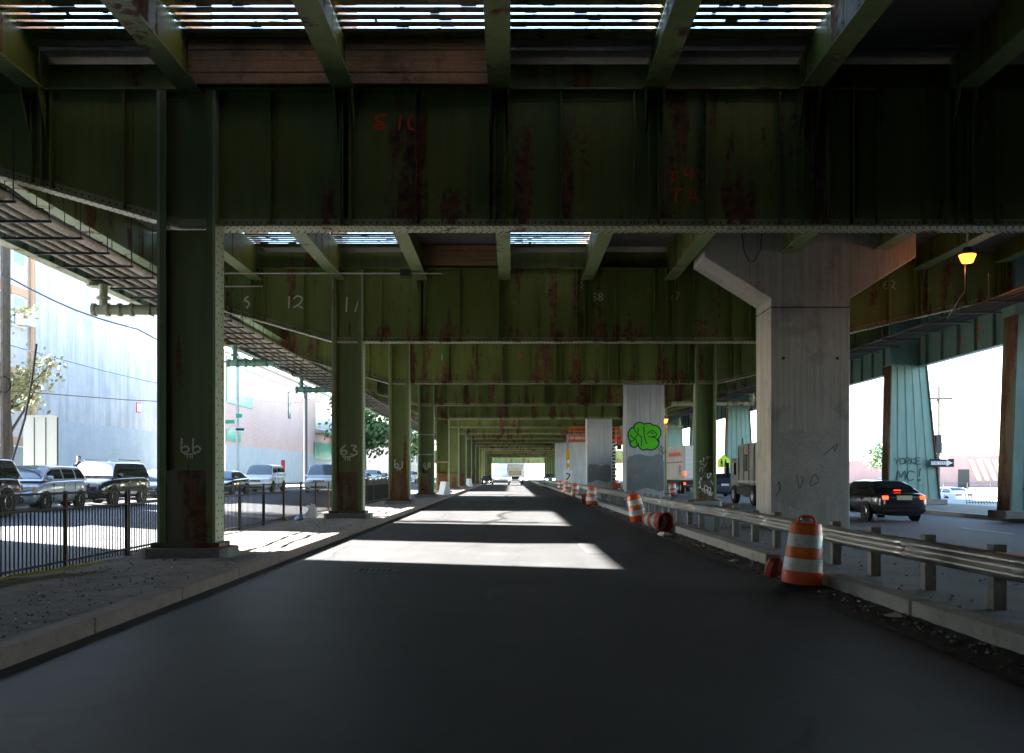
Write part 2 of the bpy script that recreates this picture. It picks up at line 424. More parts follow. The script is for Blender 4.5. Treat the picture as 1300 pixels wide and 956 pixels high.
# gutter dirt between asphalt and kerb
b = MB(); ny = 400; k = b.mi(GUT)
for j in range(ny + 1):
    yy = 4 + (j / ny) ** 1.5 * 120
    e = 3.94 + .07 * math.sin(yy * .9) + rr.uniform(-.04, .04) + (.25 * math.exp(-((yy - 10) / 1.8) ** 2) * 0)
    for i, x in enumerate((e, e + .2, 4.3, 4.56)):
        b.v.append((x, yy, (.006, .02, .045, .05)[i] + rr.uniform(-.004, .016)*(i > 0)))
for j in range(ny):
    for i in range(3):
        a = j * 4 + i; b.f.append((a, a + 1, a + 5, a + 4)); b.m.append(k)
struct('gutter', b)
strip([(4.78, .02), (10.62, .02)], -80, 900, ISL, name='median')

# loose gravel and rubbish (uncountable)
b = MB()
def chip(x, y, z, s, m):
    a = rr.uniform(0, 6.3); c, n = math.cos(a) * s, math.sin(a) * s
    b.hexa([(x - c, y - n, z - s * .3), (x + n, y - c, z - s * .3), (x + c, y + n, z - s * .3), (x - n, y + c, z - s * .3),
            (x - c * .6, y - n * .7, z + s * .5), (x + n * .7, y - c * .6, z + s * .6), (x + c * .7, y + n * .7, z + s * .4), (x - n * .6, y + c * .6, z + s * .5)], m)
STN = [mat('gravel_pale', (.34, .32, .28), .9), mat('gravel_dark', (.05, .045, .04), .9), mat('dry_leaf', (.22, .12, .05), .8), PAPER, mat('leaf_litter_green', (.12, .2, .05), .8)]
for i in range(2600):
    yy = 5.5 + rr.random() ** 1.7 * 40
    chip(rr.uniform(-7.2, -4.6), yy, .165, rr.uniform(.005, .018), rr.choices(STN, (2.5, 5, 1, .2, 0))[0])
for i in range(1500):
    yy = 6 + rr.random() ** 1.5 * 50
    x = rr.gauss(4.3, .12)
    if x > 4.5: continue
    chip(x, yy, .055, rr.uniform(.008, .028), rr.choices(STN, (3, 5, 2, .35, .3))[0])
for i in range(600):
    chip(rr.uniform(4.9, 10.3), 7 + rr.random() * 26, .03, rr.uniform(.008, .03), rr.choices(STN, (4, 4, 3, .4, .2))[0])
tag(b.build('gravel'), kind='stuff', label='loose gravel, leaves and scraps strewn along sidewalk and gutter', cat='gravel')

# ------------------------------------------------------------------ viaduct
SP, Y1 = 14.85, 17.25
BOT = [(-14.3, 8.05), (-12.4, 7.98), (-6.0, 6.15), (10.2, 6.15), (20.2, 8.45)]
TOP = [(20.2, 9.45), (10.5, 8.6), (-10, 8.6), (-14.3, 9.3)]
def botz(x):
    for (a, za), (c, zc) in zip(BOT, BOT[1:]):
        if a <= x <= c: return za + (zc - za) * (x - a) / (c - a)
    return BOT[-1][1]
def topz(x):
    T = TOP[::-1]
    for (a, za), (c, zc) in zip(T, T[1:]):
        if a <= x <= c: return za + (zc - za) * (x - a) / (c - a)
    return 9.4
STR_X = [-11.4, -8.6, -5.8, -3.0, -.2, 2.6, 5.4, 8.2, 11.0, 13.8, 16.6]
def rot_seg(b, x0, z0, x1, z1, t, y0, y1, m):    # plate following a sloping line
    b.hexa([(x0, y0, z0 - t), (x1, y0, z1 - t), (x1, y1, z1 - t), (x0, y1, z0 - t), (x0, y0, z0), (x1, y0, z1), (x1, y1, z1), (x0, y1, z0)], m)
def girder_web(b):
    b.prism(BOT + TOP, lambda u, v, w: (u, w, v), -.02, .02, G)
    for i in range(len(TOP) - 1):
        (x0, z0), (x1, z1) = TOP[i + 1], TOP[i]
        rot_seg(b, x0, z0 + .03, x1, z1 + .03, .03, -.2, .2, G)
        for s in (-1, 1): rot_seg(b, x0, z0 - .002, x1, z1 - .002, .15, *sorted((s * .02, s * .04)), G)
def girder_stiff(b, xs, rivets, det=1):
    for x, w in xs:
        z0, z1 = botz(x) + .02, topz(x) - .02
        for s in ((-1, 1) if det else (-1,)):
            b.box(x - .012, x + .012, *sorted((s * .02, s * w)), z0 + .004, z1 - .002, G)
            if det: b.box(x + .012, x + .12, *sorted((s * .02, s * .038)), z0 + .16, z1 - .16, G)
        if rivets:
            z = z0 + .2
            while z < z1 - .2: b.rivet((x + .07, -.038, z), (0, -1, 0), .02, G); z += .16
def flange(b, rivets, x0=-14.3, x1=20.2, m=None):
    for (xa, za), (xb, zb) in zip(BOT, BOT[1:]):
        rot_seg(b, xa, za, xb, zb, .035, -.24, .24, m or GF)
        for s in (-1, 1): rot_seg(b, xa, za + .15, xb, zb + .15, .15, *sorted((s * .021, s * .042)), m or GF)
    if rivets:
        x = -12.3
        while x < 19:
            if not (-6.45 < x < -5.2):
                z = botz(x) - .035
                for yy in (-.19, -.10, .10, .19): b.rivet((x + (.04 if abs(yy) < .15 else 0), yy, z), (0, 0, -1), .022, RUST)
                b.rivet((x, -.042, z + .11), (0, -1, 0), .019, RUST)
            x += .125
def column(root, xc, rivets, det=True, gm=GC, plate=GM):
    b = MB(); zt = 8.56; zb = .42
    for s in (-1, 1):
        x = xc + s * .5
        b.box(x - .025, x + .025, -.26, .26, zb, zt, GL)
        for q in (-1, 1):
            b.box(*sorted((x - s * .025, x - s * .14)), *sorted((q * .262, q * .238)), zb, 6.1 if q > 0 else zt, gm)
    b.box(xc - .475, xc + .475, -.0155, .0155, zb, 6.10, gm)
    col = b.build('column', root)
    if rivets:
        r = MB()
        for s in (-1, 1):
            z = .5; i = 0
            while z < 6.1:
                r.rivet((xc + s * .525, -.17 if i % 2 else -.09, z), (s, 0, 0), .02, RUST)
                r.rivet((xc + s * .525, .17 if i % 2 else .09, z), (s, 0, 0), .02, RUST)
                r.rivet((xc + s * .5 - s * .08, -.262, z), (0, -1, 0), .02, gm); z += .12; i += 1
        r.build('rivets', col)['kind'] = 'stuff'
    b = MB()
    b.box(xc - .36, xc + .36, -.235, -.2, zb, 1.72, plate)
    b.box(xc - .36, xc + .36, -.16, -.03, 1.63, 1.70, plate)
    b.build('cover_plate', col)
    b = MB(); b.prism([(-.78, -.34), (-.66, -.46), (.66, -.46), (.78, -.34), (.78, .34), (.66, .46), (-.66, .46), (-.78, .34)], lambda u, v, w: (u + xc, v, w), .0, .33, CONC2)
    b.box(xc - .62, xc + .62, -.33, .33, .33, .42, plate)
    b.build('pedestal', col, bev=.02)
    return col
def bearings(b, xs):
    for x in xs:
        z1 = topz(x) - .03
        for dx in (-.16, .16):
            b.hexa([(x + dx - .012, -.34, z1 - .12), (x + dx + .012, -.34, z1 - .12), (x + dx + .012, -.045, z1 - .75), (x + dx - .012, -.045, z1 - .75),
                    (x + dx - .012, -.34, z1), (x + dx + .012, -.34, z1), (x + dx + .012, -.045, z1), (x + dx - .012, -.045, z1)], G)
        b.box(x - .22, x + .22, -.36, -.045, z1, z1 + .03, G)
NW = ('nearest', 'second', 'third', 'fourth', 'fifth', 'sixth', 'seventh', 'eighth', 'ninth', 'tenth')
BENT_LABEL = [
    'nearest green riveted steel crossframe, marked S 10 in red, spanning the top of view',
    'second green steel crossframe, marked 12 and 67 in white, behind the first concrete pier',
    'third green steel crossframe, with small red marks, above the graffiti pier',
    'fourth steel crossframe, dark green, just behind the third one',
    'fifth steel crossframe, brownish green with pale rusty flange, white blocks at its column',
    'sixth steel crossframe down the road, dark green', 'seventh steel crossframe down the road, mid green',
    'eighth steel crossframe down the road, counted from the camera', 'ninth steel crossframe down the road, counted from the camera',
    'tenth steel crossframe down the road, just before the far traffic']
XC = {0: -5.83}
def letter(b, strokes, x, z, s, w, fn, off, m, sh=0):
    for st in strokes:
        b.ribbon([(x + (u + sh * v) * s, z + v * s) for u, v in st], w, fn, off, m)
GL_ = {  # stroke glyphs in a unit cell (u right, v up)
 '1': [[(.3, 0), (.35, 1)]], '0': [[(.5, 1), (.15, .6), (.3, .05), (.7, .1), (.85, .6), (.5, 1)]],
 'S': [[(.85, .95), (.3, .9), (.2, .6), (.7, .4), (.65, .05), (.05, .1)], [(.0, .3), (.9, .3)]],
 's': [[(.8, .95), (.25, .85), (.3, .55), (.75, .4), (.6, .05), (.1, .1)]],
 '2': [[(.1, .75), (.4, 1), (.8, .8), (.6, .4), (.1, .05), (.4, .2), (.95, -.05)]],
 '8': [[(.5, .5), (.2, .75), (.5, 1), (.8, .75), (.5, .5), (.15, .2), (.5, 0), (.85, .2), (.5, .5)]],
 '6': [[(.7, 1), (.25, .6), (.2, .2), (.5, 0), (.8, .25), (.55, .5), (.25, .3)]],
 '7': [[(.1, 1), (.85, .95), (.4, 0)]], '4': [[(.3, 1), (.05, .45), (.9, .5)], [(.65, 1), (.6, 0)]],
 '3': [[(.15, .95), (.7, .9), (.4, .55), (.85, .3), (.5, .0), (.1, .1)]],
 'b': [[(.15, 1.3), (.12, .1), (.5, 0), (.8, .25), (.55, .55), (.15, .4)]],
 'T': [[(.0, 1), (1, .95)], [(.5, 1), (.45, 0)]], 'A': [[(.0, 0), (.5, 1), (.95, 0)], [(.2, .4), (.8, .4)]],
 'M': [[(.0, 0), (.15, 1), (.5, .3), (.85, 1), (1, 0)]], 'C': [[(.9, .85), (.4, 1), (.1, .5), (.4, 0), (.9, .1)]],
 '!': [[(.5, 1.3), (.45, .35)], [(.45, .1), (.35, 0), (.5, -.1), (.6, .05), (.45, .1)]],
 'Y': [[(.0, 1), (.4, .5)], [(.9, 1), (.3, 0)]], 'O': [[(.5, 1), (.1, .6), (.3, .0), (.8, .2), (.8, .8), (.5, 1)]],
 'R': [[(.1, 0), (.15, 1), (.7, .9), (.6, .5), (.15, .5), (.8, 0)]], 'E': [[(.8, 1), (.1, .9), (.1, .05), (.85, .0)], [(.1, .5), (.7, .52)]],
 'K': [[(.15, 1), (.1, 0)], [(.8, 1), (.15, .5), (.85, 0)]], '/': [[(.2, 0), (.5, 1)]], 'v': [[(.6, 1), (.2, .6), (.5, .5), (.7, .2), (.4, -.2)]],
}
def write(txt, parent, name, x, z, s, w, fn, off, m, adv=1.05, sh=0):
    b = MB()
    for i, c in enumerate(txt):
        if c == ' ': continue
        letter(b, GL_[c], x + i * s * adv, z, s, w, fn, off, m, sh)
    return b.build(name, parent)
def face_mark(col, xc, z, s, y, m=CHALK, gl='bb'):
    b = MB(); fn = XZ(y)
    for g_, dx in zip(gl, (-.95, .1)): letter(b, GL_[g_], xc + dx * s, z, s, .17 * s, fn, .004, m)
    b.ribbon([(xc - .6 * s, z - .2 * s), (xc + .5 * s, z - .12 * s)], .12 * s, fn, .004, m)
    for dx in (-.3, -.05, .15): b.ribbon([(xc + dx * s, z - .2 * s), (xc + dx * s, z - .55 * s)], .10 * s, fn, .0055, m)
    b.build('graffiti_tag', col)

mesh_far = None
for k in range(17):
    yk = Y1 + SP * k; xc = XC.get(k, -5.5); xr = 10.6 if k == 0 else 9.65
    if k < 10:
        root = thing('steel_bent', BENT_LABEL[k], 'crossframe', (0, yk, 0), 0, 'steel crossframes of the viaduct')
        b = MB(); girder_web(b)
        xs = []; x = -13.6
        rs = random.Random(k)
        while x < 19.8:
            if abs(x - xc) > .62 and abs(x - xr) > .62: xs.append((x, .16))
            x += 1.32
        if k < 4:
            for sx in STR_X[1:]:
                if abs(sx - xc) > .6 and abs(sx - xr) > .6: xs += [(sx - .09, .13), (sx + .09, .13)]
        if k == 0: xs += [(x, .2) for x in (5.75, 6.2, 6.65, 7.9, 8.35, 8.8)]
        girder_stiff(b, xs, k < 3)
        if k < 3: bearings(b, [sx for sx in STR_X[1:-1] if abs(sx - xc) > .6])
        g = b.build('crossbeam', root)
        b = MB(); flange(b, k < 4); b.build('bottom_flange', g)
        c1 = column(root, xc, k < 4); c2 = column(root, xr, k < 3, plate=GM)
        if k == 0:
            fn = XZ(-.022)
            write('S 10', g, 'painted_mark', -2.52, 7.93, .28, .045, fn, .006, REDSP, .72, .1)
            b = MB()
            letter(b, GL_['T'], 2.85, 6.95, .22, .032, fn, .006, REDSP); letter(b, GL_['4'], 3.15, 7.0, .24, .032, fn, .006, REDSP)
            letter(b, GL_['T'], 2.9, 6.6, .24, .032, fn, .006, REDSP); letter(b, GL_['A'], 3.22, 6.6, .22, .032, fn, .006, REDSP)
            b.build('painted_mark', g)
            face_mark(c1, xc, 2.05, .20, -.0155)
        if k == 1:
            fn = XZ(-.022)
            write('12', g, 'painted_mark', -7.65, 7.28, .42, .05, fn, .006, CHALK, .6)
            write('v', g, 'painted_mark', -9.1, 7.35, .34, .05, fn, .006, CHALK)
            write('67', g, 'painted_mark', 5.25, 7.55, .27, .035, fn, .006, CHALK, .9)
            write('s8', g, 'painted_mark', 2.72, 7.55, .24, .035, fn, .006, CHALK, .9)
            write('8', g, 'painted_mark', 2.36, 7.95, .24, .03, fn, .006, CHALK)
            write('1/', c1, 'painted_mark', -5.72, 7.15, .5, .05, XZ(-.045), .002, CHALK, .7)
            write('62', g, 'painted_mark', 12.6, 7.95, .26, .03, fn, .006, CHALK, .9)
            face_mark(c1, xc, 2.3, .34, -.0155, gl='63')
        if k == 2:
            fn = XZ(-.022)
            for x, t in ((.3, '7'), (2.8, '7'), (-3.5, '1')): write(t, g, 'painted_mark', x, 7.3, .3, .03, fn, .006, REDSP if t == '7' else CHALK)
            face_mark(c1, xc, 2.0, .30, -.0155, gl='b1')
            b = MB(); fn = XZ(-.236); rq = random.Random(5)       # scribbled tags low on the right column
            for i in range(16):
                x, z = xr + rq.uniform(-.4, .4), rq.uniform(.6, 1.65)
                b.ribbon([(x + rq.uniform(-.16, .16), z + rq.uniform(-.2, .2)) for _ in range(4)], .04, fn, .004 + i * .0009, CHALK if i % 3 else BLKSP)
            for i in range(6):
                x, z = xr + rq.uniform(-.2, .2), rq.uniform(1.8, 2.5)
                b.ribbon([(x + rq.uniform(-.14, .14), z + rq.uniform(-.2, .2)) for _ in range(4)], .035, XZ(-.0155), .004 + i * .0009, CHALK)
            b.build('graffiti_tag', c2)
        if k == 3: face_mark(c1, xc, 2.1, .30, -.0155, gl='68')
        if k in (3, 4):
            b = MB()
            for z in ((2.9, 4.2) if k == 3 else (2.6,)): b.box(xc - .54, xc + .54, -.285, -.265, z, z + .05, PIPE)
            b.build('strap', c1)
    else:
        if mesh_far is None:
            b = MB(); girder_web(b); girder_stiff(b, [(-13.6 + 1.32 * i, .16) for i in range(26)], False, 0); flange(b, False)
            for x in (-5.5, 9.65):
                for s in (-1, 1): b.box(x + s * .5 - .025, x + s * .5 + .025, -.22, .22, 0, 8.5, GL)
                b.box(x - .47, x + .47, -.02, .02, 0, 6.1, GC); b.box(x - .7, x + .7, -.4, .4, 0, .3, CONC2)
            mesh_far = b.mesh('steel_bent')
        o = bpy.data.objects.new('steel_bent', mesh_far); COL.objects.link(o); o.location = (0, yk, 0)
        tag(o, 'one of the tiny far steel crossframes beyond the tenth, at the road\'s vanishing point', 'crossframe', 'steel crossframes of the viaduct')
# two crossframes behind the photographer keep the near bay dark
for q in range(1, 9):
    o = bpy.data.objects.new('steel_bent', mesh_far); COL.objects.link(o); o.location = (0, Y1 - SP * q, 0)
    tag(o, 'one of the green steel crossframes overhead or behind the viewpoint, outside the picture', 'crossframe', 'steel crossframes of the viaduct')

# deck spans (slab, stringers, metal pans, timber)
def deck_span(zb, pans, wood, full, zs=9.45):
    root = thing('deck_span', '', 'bridge deck', (0, 0, 0), 0, 'deck spans overhead')
    L = SP
    b = MB()
    if not pans: b.box(-14.5, 20.6, .002, L - .002, zs + .02, zs + .12, CONC2)
    else:
        y0, y1 = pans[0][1]; xa = STR_X[min(i for i, _ in pans)]; xb = STR_X[max(i for i, _ in pans) + 1]
        b.box(-14.5, 20.6, .002, y0 - .04, zs + .02, zs + .12, CONC2)
        b.box(-14.5, xa, y0 - .04, L - .002, zs + .02, zs + .12, CONC2); b.box(xb, 20.6, y0 - .04, L - .002, zs + .02, zs + .12, CONC2)
        b.box(xa, xb, y1 + .02, L - .002, zs + .02, zs + .12, CONC2)
        have = [i for i, _ in pans]
        for i in range(min(have), max(have)):
            if i not in have: b.box(STR_X[i], STR_X[i + 1], y0 - .04, y1 + .018, zs + .02, zs + .12, CONC2)
    # haunched slab soffit strips over each stringer, dark coffers between
    b.build('deck_slab', root)
    b = MB()
    for x in (-14.62, 20.6): b.box(x, x + .14, .002, L - .002, 9.4, 10.9, CONC2)
    b.build('parapet', root)
    if full:
        s0 = None
        for x in STR_X:
            z = zb
            if x > 10.5: z = max(zb, topz(x) - .33)
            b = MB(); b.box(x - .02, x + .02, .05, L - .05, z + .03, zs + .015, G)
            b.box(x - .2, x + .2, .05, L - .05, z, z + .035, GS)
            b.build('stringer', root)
    else:
        b = MB()
        for x in STR_X:
            b.box(x - .02, x + .02, .05, L - .05, zb + .03, zs + .015, G); b.box(x - .2, x + .2, .05, L - .05, zb, zb + .035, G)
        b.build('stringer', root)
    for i, (y0, y1) in pans:      # corrugated pans, ribs running across the road
        x0, x1 = STR_X[i] + .03, STR_X[i + 1] - .03
        b = MB(); y = y0; q = random.Random(i * 7 + int(zb * 100))
        while y < y1 - (.05 if zs > 9.4 else .3):
            b.box(x0, x1, y, y + (.178 if zs > 9.4 else .17), zs - .02, zs, PAN)
            for _ in range(3):      # grime and scraps caught between the bars
                xx = q.uniform(x0, x1 - .4); b.box(xx, xx + q.uniform(.03, .3), y + .165, y + .165 + q.uniform(.03, .08), zs - .012, zs - .004, RUST)
            y += .25
        b.box(x0, x1, y1 - .2 if zs > 9.4 else y1 - .45, y1 + .03, zs - .024, zs - .003, G)
        b.build('slatted_form', root)
    for i in range(len(STR_X) - 1 if full else 0):   # cross bracing beam near the far end of the span
        x0, x1 = STR_X[i] + .03, STR_X[i + 1] - .03
        b = MB(); b.box(x0, x1, 7.0, 7.04, 8.9, zs + .015, G); b.build('diaphragm', root)
        b = MB(); b.box(x0, x1, .30, .33, 8.45, 9.26, G); b.build('diaphragm', root)
    for i, (y0, y1) in pans:  # unseen boards added above the deck to keep sun out of the slits
        for x in (STR_X[i], STR_X[i + 1]):
            b = MB(); b.box(x - (.04 if x == STR_X[i] else -.01), x + (-.01 if x == STR_X[i] else .04), y0 - .6, y1 + 1.4, zs + .12, zs + 1.5, WOOD); b.build('sun_screen_board', root)
    for i in wood:
        x0, x1 = STR_X[i] + .05, STR_X[i + 1] - .05
        b = MB(); z = 8.62 if zb > 8.5 else 8.66; n = 4; h = (zs - .03 - z) / n
        for q in range(n): b.box(x0, x1, L - .40 - .012 * (q % 2), L - .34, z + q * h, z + (q + 1) * h - .012, WOOD)
        b.build('timber_boards', root)
    fas = MB(); fas2 = MB()
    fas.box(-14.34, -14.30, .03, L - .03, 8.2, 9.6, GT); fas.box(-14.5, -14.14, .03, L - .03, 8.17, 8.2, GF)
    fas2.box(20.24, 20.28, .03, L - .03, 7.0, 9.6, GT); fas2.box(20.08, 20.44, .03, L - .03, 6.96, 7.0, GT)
    for i in range(9):
        yy = .9 + i * 1.6
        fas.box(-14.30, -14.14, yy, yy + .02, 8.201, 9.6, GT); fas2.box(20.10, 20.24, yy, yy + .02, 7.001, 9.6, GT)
    fas.build('edge_girder', root); fas2.build('edge_girder', root)
    return root
full1 = [(i, (13.1, 14.45)) for i in (1, 2, 3, 4, 5)]
s0 = deck_span(8.58, full1, (2, 3), True); s0.location.y = Y1 - SP
tag(s0, 'nearest overhead deck span with daylight showing through slatted forms above timber boards')
s1 = deck_span(8.22, [(i, (13.0, 14.75)) for i in (0, 1, 2, 4)], (3,), True, 9.36); s1.location.y = Y1
tag(s1, 'second overhead deck span, between the first and second crossframes')
b = MB()
b.tube([(-9.3, 13.2, 8.12), (-2.2, 13.2, 8.12)], .025, PIPE, 6); b.tube([(-9.3, 13.2, 7.7), (-8.0, 13.2, 7.7)], .02, PIPE, 6)
b.build('conduit', s1)
b = MB(); b.box(-3.55, -3.2, 13.1, 13.3, 8.0, 8.25, PIPED); b.build('junction_box', s1, bev=.01)
s2 = deck_span(8.3, [], (2,), True); s2.location.y = Y1 + SP
tag(s2, 'third overhead deck span, between the second and third crossframes')
s3 = None; s4 = deck_span(8.3, [], (), False)
s5 = deck_span(8.3, [(i, (2., 12.8)) for i in (2, 3, 4)], (), False);  # slits added in these spans to let more light onto the far frames
for k in range(2, 17):
    o = s4 if k == 2 else s5 if k == 4 else copy_tree(s5 if k in (6, 8, 10, 12) else s4)
    o.location.y = Y1 + SP * k
    tag(o, 'one of the far deck spans hidden above the crossframes beyond the third')
for q in range(2, 9):
    o = copy_tree(s4); o.location.y = Y1 - SP * q
    tag(o, 'one of the deck spans above or behind the viewpoint, outside the picture')
# right fascia girder marks
b = MB()
fnx = lambda u, v, o: (20.24 - o, u, v)
for u, t in ((42.5, '3'), (44.2, '4'), (46.1, '/'), (40.9, '2')):
    letter(b, GL_[t], u, 7.5, .7, .07, lambda a, v, o, u0=u: (20.22 - o, 2 * u0 + .5 - a, v), .006, REDSP)
b.build('painted_mark', s2).matrix_parent_inverse = Matrix.Translation((0, -(Y1 + SP), 0))

# outer tapered steel piers
def steel_pier(x0, x1, t0, t1, yk, label, marks=None):
    root = thing('steel_pier', label, 'bridge pier', (0, yk, 0), 0, 'tapered teal steel piers along the open side')
    b = MB(); zt = 7.0
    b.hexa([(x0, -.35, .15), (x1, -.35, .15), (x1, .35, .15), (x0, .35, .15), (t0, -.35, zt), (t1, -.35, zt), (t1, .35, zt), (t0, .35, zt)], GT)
    sh = b.build('shaft', root)
    b = MB()
    for i in range(1, 5):
        f = i / 5; xb, xt = x0 + (x1 - x0) * f, t0 + (t1 - t0) * f
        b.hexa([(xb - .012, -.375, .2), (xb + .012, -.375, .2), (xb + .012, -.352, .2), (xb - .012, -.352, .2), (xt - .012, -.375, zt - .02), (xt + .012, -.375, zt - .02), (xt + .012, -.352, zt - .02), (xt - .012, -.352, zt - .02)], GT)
    b.build('rib', sh)
    b = MB()
    for xb, xt, s in ((x0, t0, -1), (x1, t1, 1)):
        b.hexa([(xb - .03, -.42, .15), (xb + .03, -.42, .15), (xb + .03, .42, .15), (xb - .03, .42, .15), (xt - .03, -.42, zt), (xt + .03, -.42, zt), (xt + .03, .42, zt), (xt - .03, .42, zt)], GM)
    b.build('flange', root)
    b = MB(); b.box(x0 - .25, x1 + .25, -.6, .6, .15, .42, CONC2); b.build('pedestal', root, bev=.03)
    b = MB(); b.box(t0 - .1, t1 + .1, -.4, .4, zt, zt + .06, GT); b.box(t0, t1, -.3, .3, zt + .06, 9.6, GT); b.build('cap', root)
    return root, sh
SPs = [(1, 16.75, 19.3, 17.0, 18.9, 'tapered teal steel pier at right edge, with faint scrawls and dark flange'),
       (2, 18.6, 21.2, 18.75, 20.5, 'tapered teal steel pier bearing black graffiti and a one way sign'),
       (3, 18.4, 20.9, 18.7, 20.4, 'tapered teal steel pier hidden behind the hammerhead concrete pier'),
       (4, 17.4, 19.7, 17.55, 19.3, 'tapered teal steel pier above the yellow school sign, left of garbage truck body'),
       (5, 17.3, 19.6, 17.5, 19.2, 'pale teal steel pier rising behind the box trailer'),
       (6, 17.3, 19.6, 17.5, 19.2, 'distant pale teal steel pier beside the graffiti pier'),
       (7, 17.3, 19.6, 17.5, 19.2, 'farthest teal steel pier, mostly hidden behind the graffiti pier')]
shafts = {}
for k, x0, x1, t0, t1, lb in SPs:
    shafts[k] = steel_pier(x0, x1, t0, t1, Y1 + SP * k, lb)
r, sh = shafts[2]
write('YORKE', sh, 'graffiti_tag', 18.9, 2.15, .30, .035, XZ(-.352), .026, BLKSP, .88, .05)
write('MC!', sh, 'graffiti_tag', 19.0, 1.35, .46, .045, XZ(-.352), .026, BLKSP, 1.0, .08)
b = MB(); b.box(20.55, 21.75, -.60, -.585, 2.0, 2.4, BLKSP)
b.prism([(20.62, 2.12), (21.38, 2.12), (21.38, 2.05), (21.7, 2.2), (21.38, 2.35), (21.38, 2.28), (20.62, 2.28)], lambda u, v, w: (u, w, v), -.605, -.6015, SIGNW)
sg = b.build('one_way_sign'); sg.location = (0, Y1 + SP * 2, 0)
tag(sg, 'black one way sign with white arrow on the graffiti-scrawled teal pier', 'sign')
def text_mesh(txt, size, m, name, parent, loc, rot=(R(90), 0, 0), ext=.001):
    c = bpy.data.curves.new(name, 'FONT'); c.body = txt; c.size = size; c.extrude = ext; c.align_x = 'CENTER'; c.align_y = 'CENTER'
    t = bpy.data.objects.new(name, c); COL.objects.link(t)
    bpy.context.view_layer.update()
    me = bpy.data.meshes.new_from_object(t.evaluated_get(bpy.context.evaluated_depsgraph_get()))
    bpy.data.objects.remove(t); me.materials.clear(); me.materials.append(m)
    o = bpy.data.objects.new(name, me); COL.objects.link(o); o.parent = parent; o.location = loc; o.rotation_euler = rot
    return o
text_mesh('ONE WAY', .17, BLKSP, 'lettering', sg, (21.0, -.607, 2.2))
b = MB(); b.box(21.0, 21.3, -.3, .3, 2.7, 3.6, PIPED); bx_ = b.build('meter_box', r, bev=.02)
b = MB(); rq = random.Random(9)
for i in range(12):
    x, z = rq.uniform(17.2, 18.6), rq.uniform(1.2, 3.6)
    b.ribbon([(x, z), (x + rq.uniform(-.1, .1), z - rq.uniform(.2, .5)), (x + rq.uniform(-.3, .3), z - rq.uniform(0, .4))], .03, XZ(-.352), .026 + i * .001, BLKSP)
b.build('graffiti_tag', shafts[1][1])

# concrete piers
def conc_pier(xc, yk, label, top=9.4, up=0, m=None):
    root = thing('concrete_pier', label, 'bridge pier', (xc, yk, 0), 0, 'grey concrete hammerhead piers')
    b = MB(); w, hw = 1.17, 3.14
    m = m or CONC
    b.prism([(-w, 0), (w, 0), (w, 6.60 + up), (-w, 6.60 + up)], lambda u, v, q: (u, q, v), -.85, .85, m)
    sh = b.build('shaft', root, bev=.03)
    b = MB(); b.prism([(-w, 6.622 + up), (w, 6.622 + up), (w, 6.86 + up), (hw, min(8.1 + up, top - .3)), (hw, top), (-hw, top), (-hw, min(8.1 + up, top - .3)), (-w, 6.86 + up)], lambda u, v, q: (u, q, v), -.85, .85, m)
    hd = b.build('hammerhead', root, bev=.03)
    b = MB(); b.box(-w + .02, w - .02, -.83, .83, 6.60 + up, 6.622 + up, DARK); b.build('joint', sh)
    return root, sh, hd
def patch(sh, x0, x1, z0, z1, y, seed, m=CPATCH):
    q = random.Random(seed); n = 26; b = MB(); T = []
    for i in range(n + 1):
        u = i / n
        T.append((x0 + (x1 - x0) * u, z0 + .10 * math.sin(u * 9 + seed) + q.uniform(-.02, .02), z1 - .22 * abs(math.sin(u * 3.1 + seed * .7)) * (.6 + .4 * math.sin(u * 14)) + q.uniform(-.025, .025) - (.35 if i in (0, n) else 0)))
    for (xa, a0, a1), (xb, c0, c1) in zip(T, T[1:]): b.face([(xa, y, a0), (xb, y, c0), (xb, y, c1), (xa, y, a1)], m)
    b.build('painted_over_patch', sh)
p1, sh1, hd1 = conc_pier(8.9, 28.9, 'huge grey concrete hammerhead pier in front, right of centre')
patch(sh1, -1.13, .95, .7, 3.05, -.854, 1, CPATCH1)
b = MB(); rq = random.Random(2)
for i in range(4):
    x, z = rq.uniform(-.95, .7), rq.uniform(1.2, 2.5)
    b.ribbon([(x + rq.uniform(-.25, .25), z + rq.uniform(-.25, .25)) for _ in range(4)], .03, XZ(-.854), .003 + i * .0009, mat('faded_scrawl', (.13, .135, .14), .9) if i == 0 else bpy.data.materials['faded_scrawl'])
b.build('graffiti_tag', sh1)
for x in (-.8, .8):
    b = MB(); b.box(x - .04, x + .04, -.856, -.846, 5.05, 5.13, DARK); b.build('tie_hole', sh1)
b = MB(); b.tube([(-2.05, -.9, 8.9), (-2.0, -.93, 8.3), (-1.85, -.93, 7.95), (-1.7, -.93, 7.95), (-1.5, -.93, 8.3), (-1.45, -.9, 8.9)], .02, PIPED, 6); b.build('hanging_cable', hd1)
p2, sh2, hd2 = conc_pier(8.3, 59.0, 'concrete pier with bright green bubble graffiti', up=.9, m=CONC_LIT)
patch(sh2, -1.15, 1.15, .7, 2.9, -.854, 3)
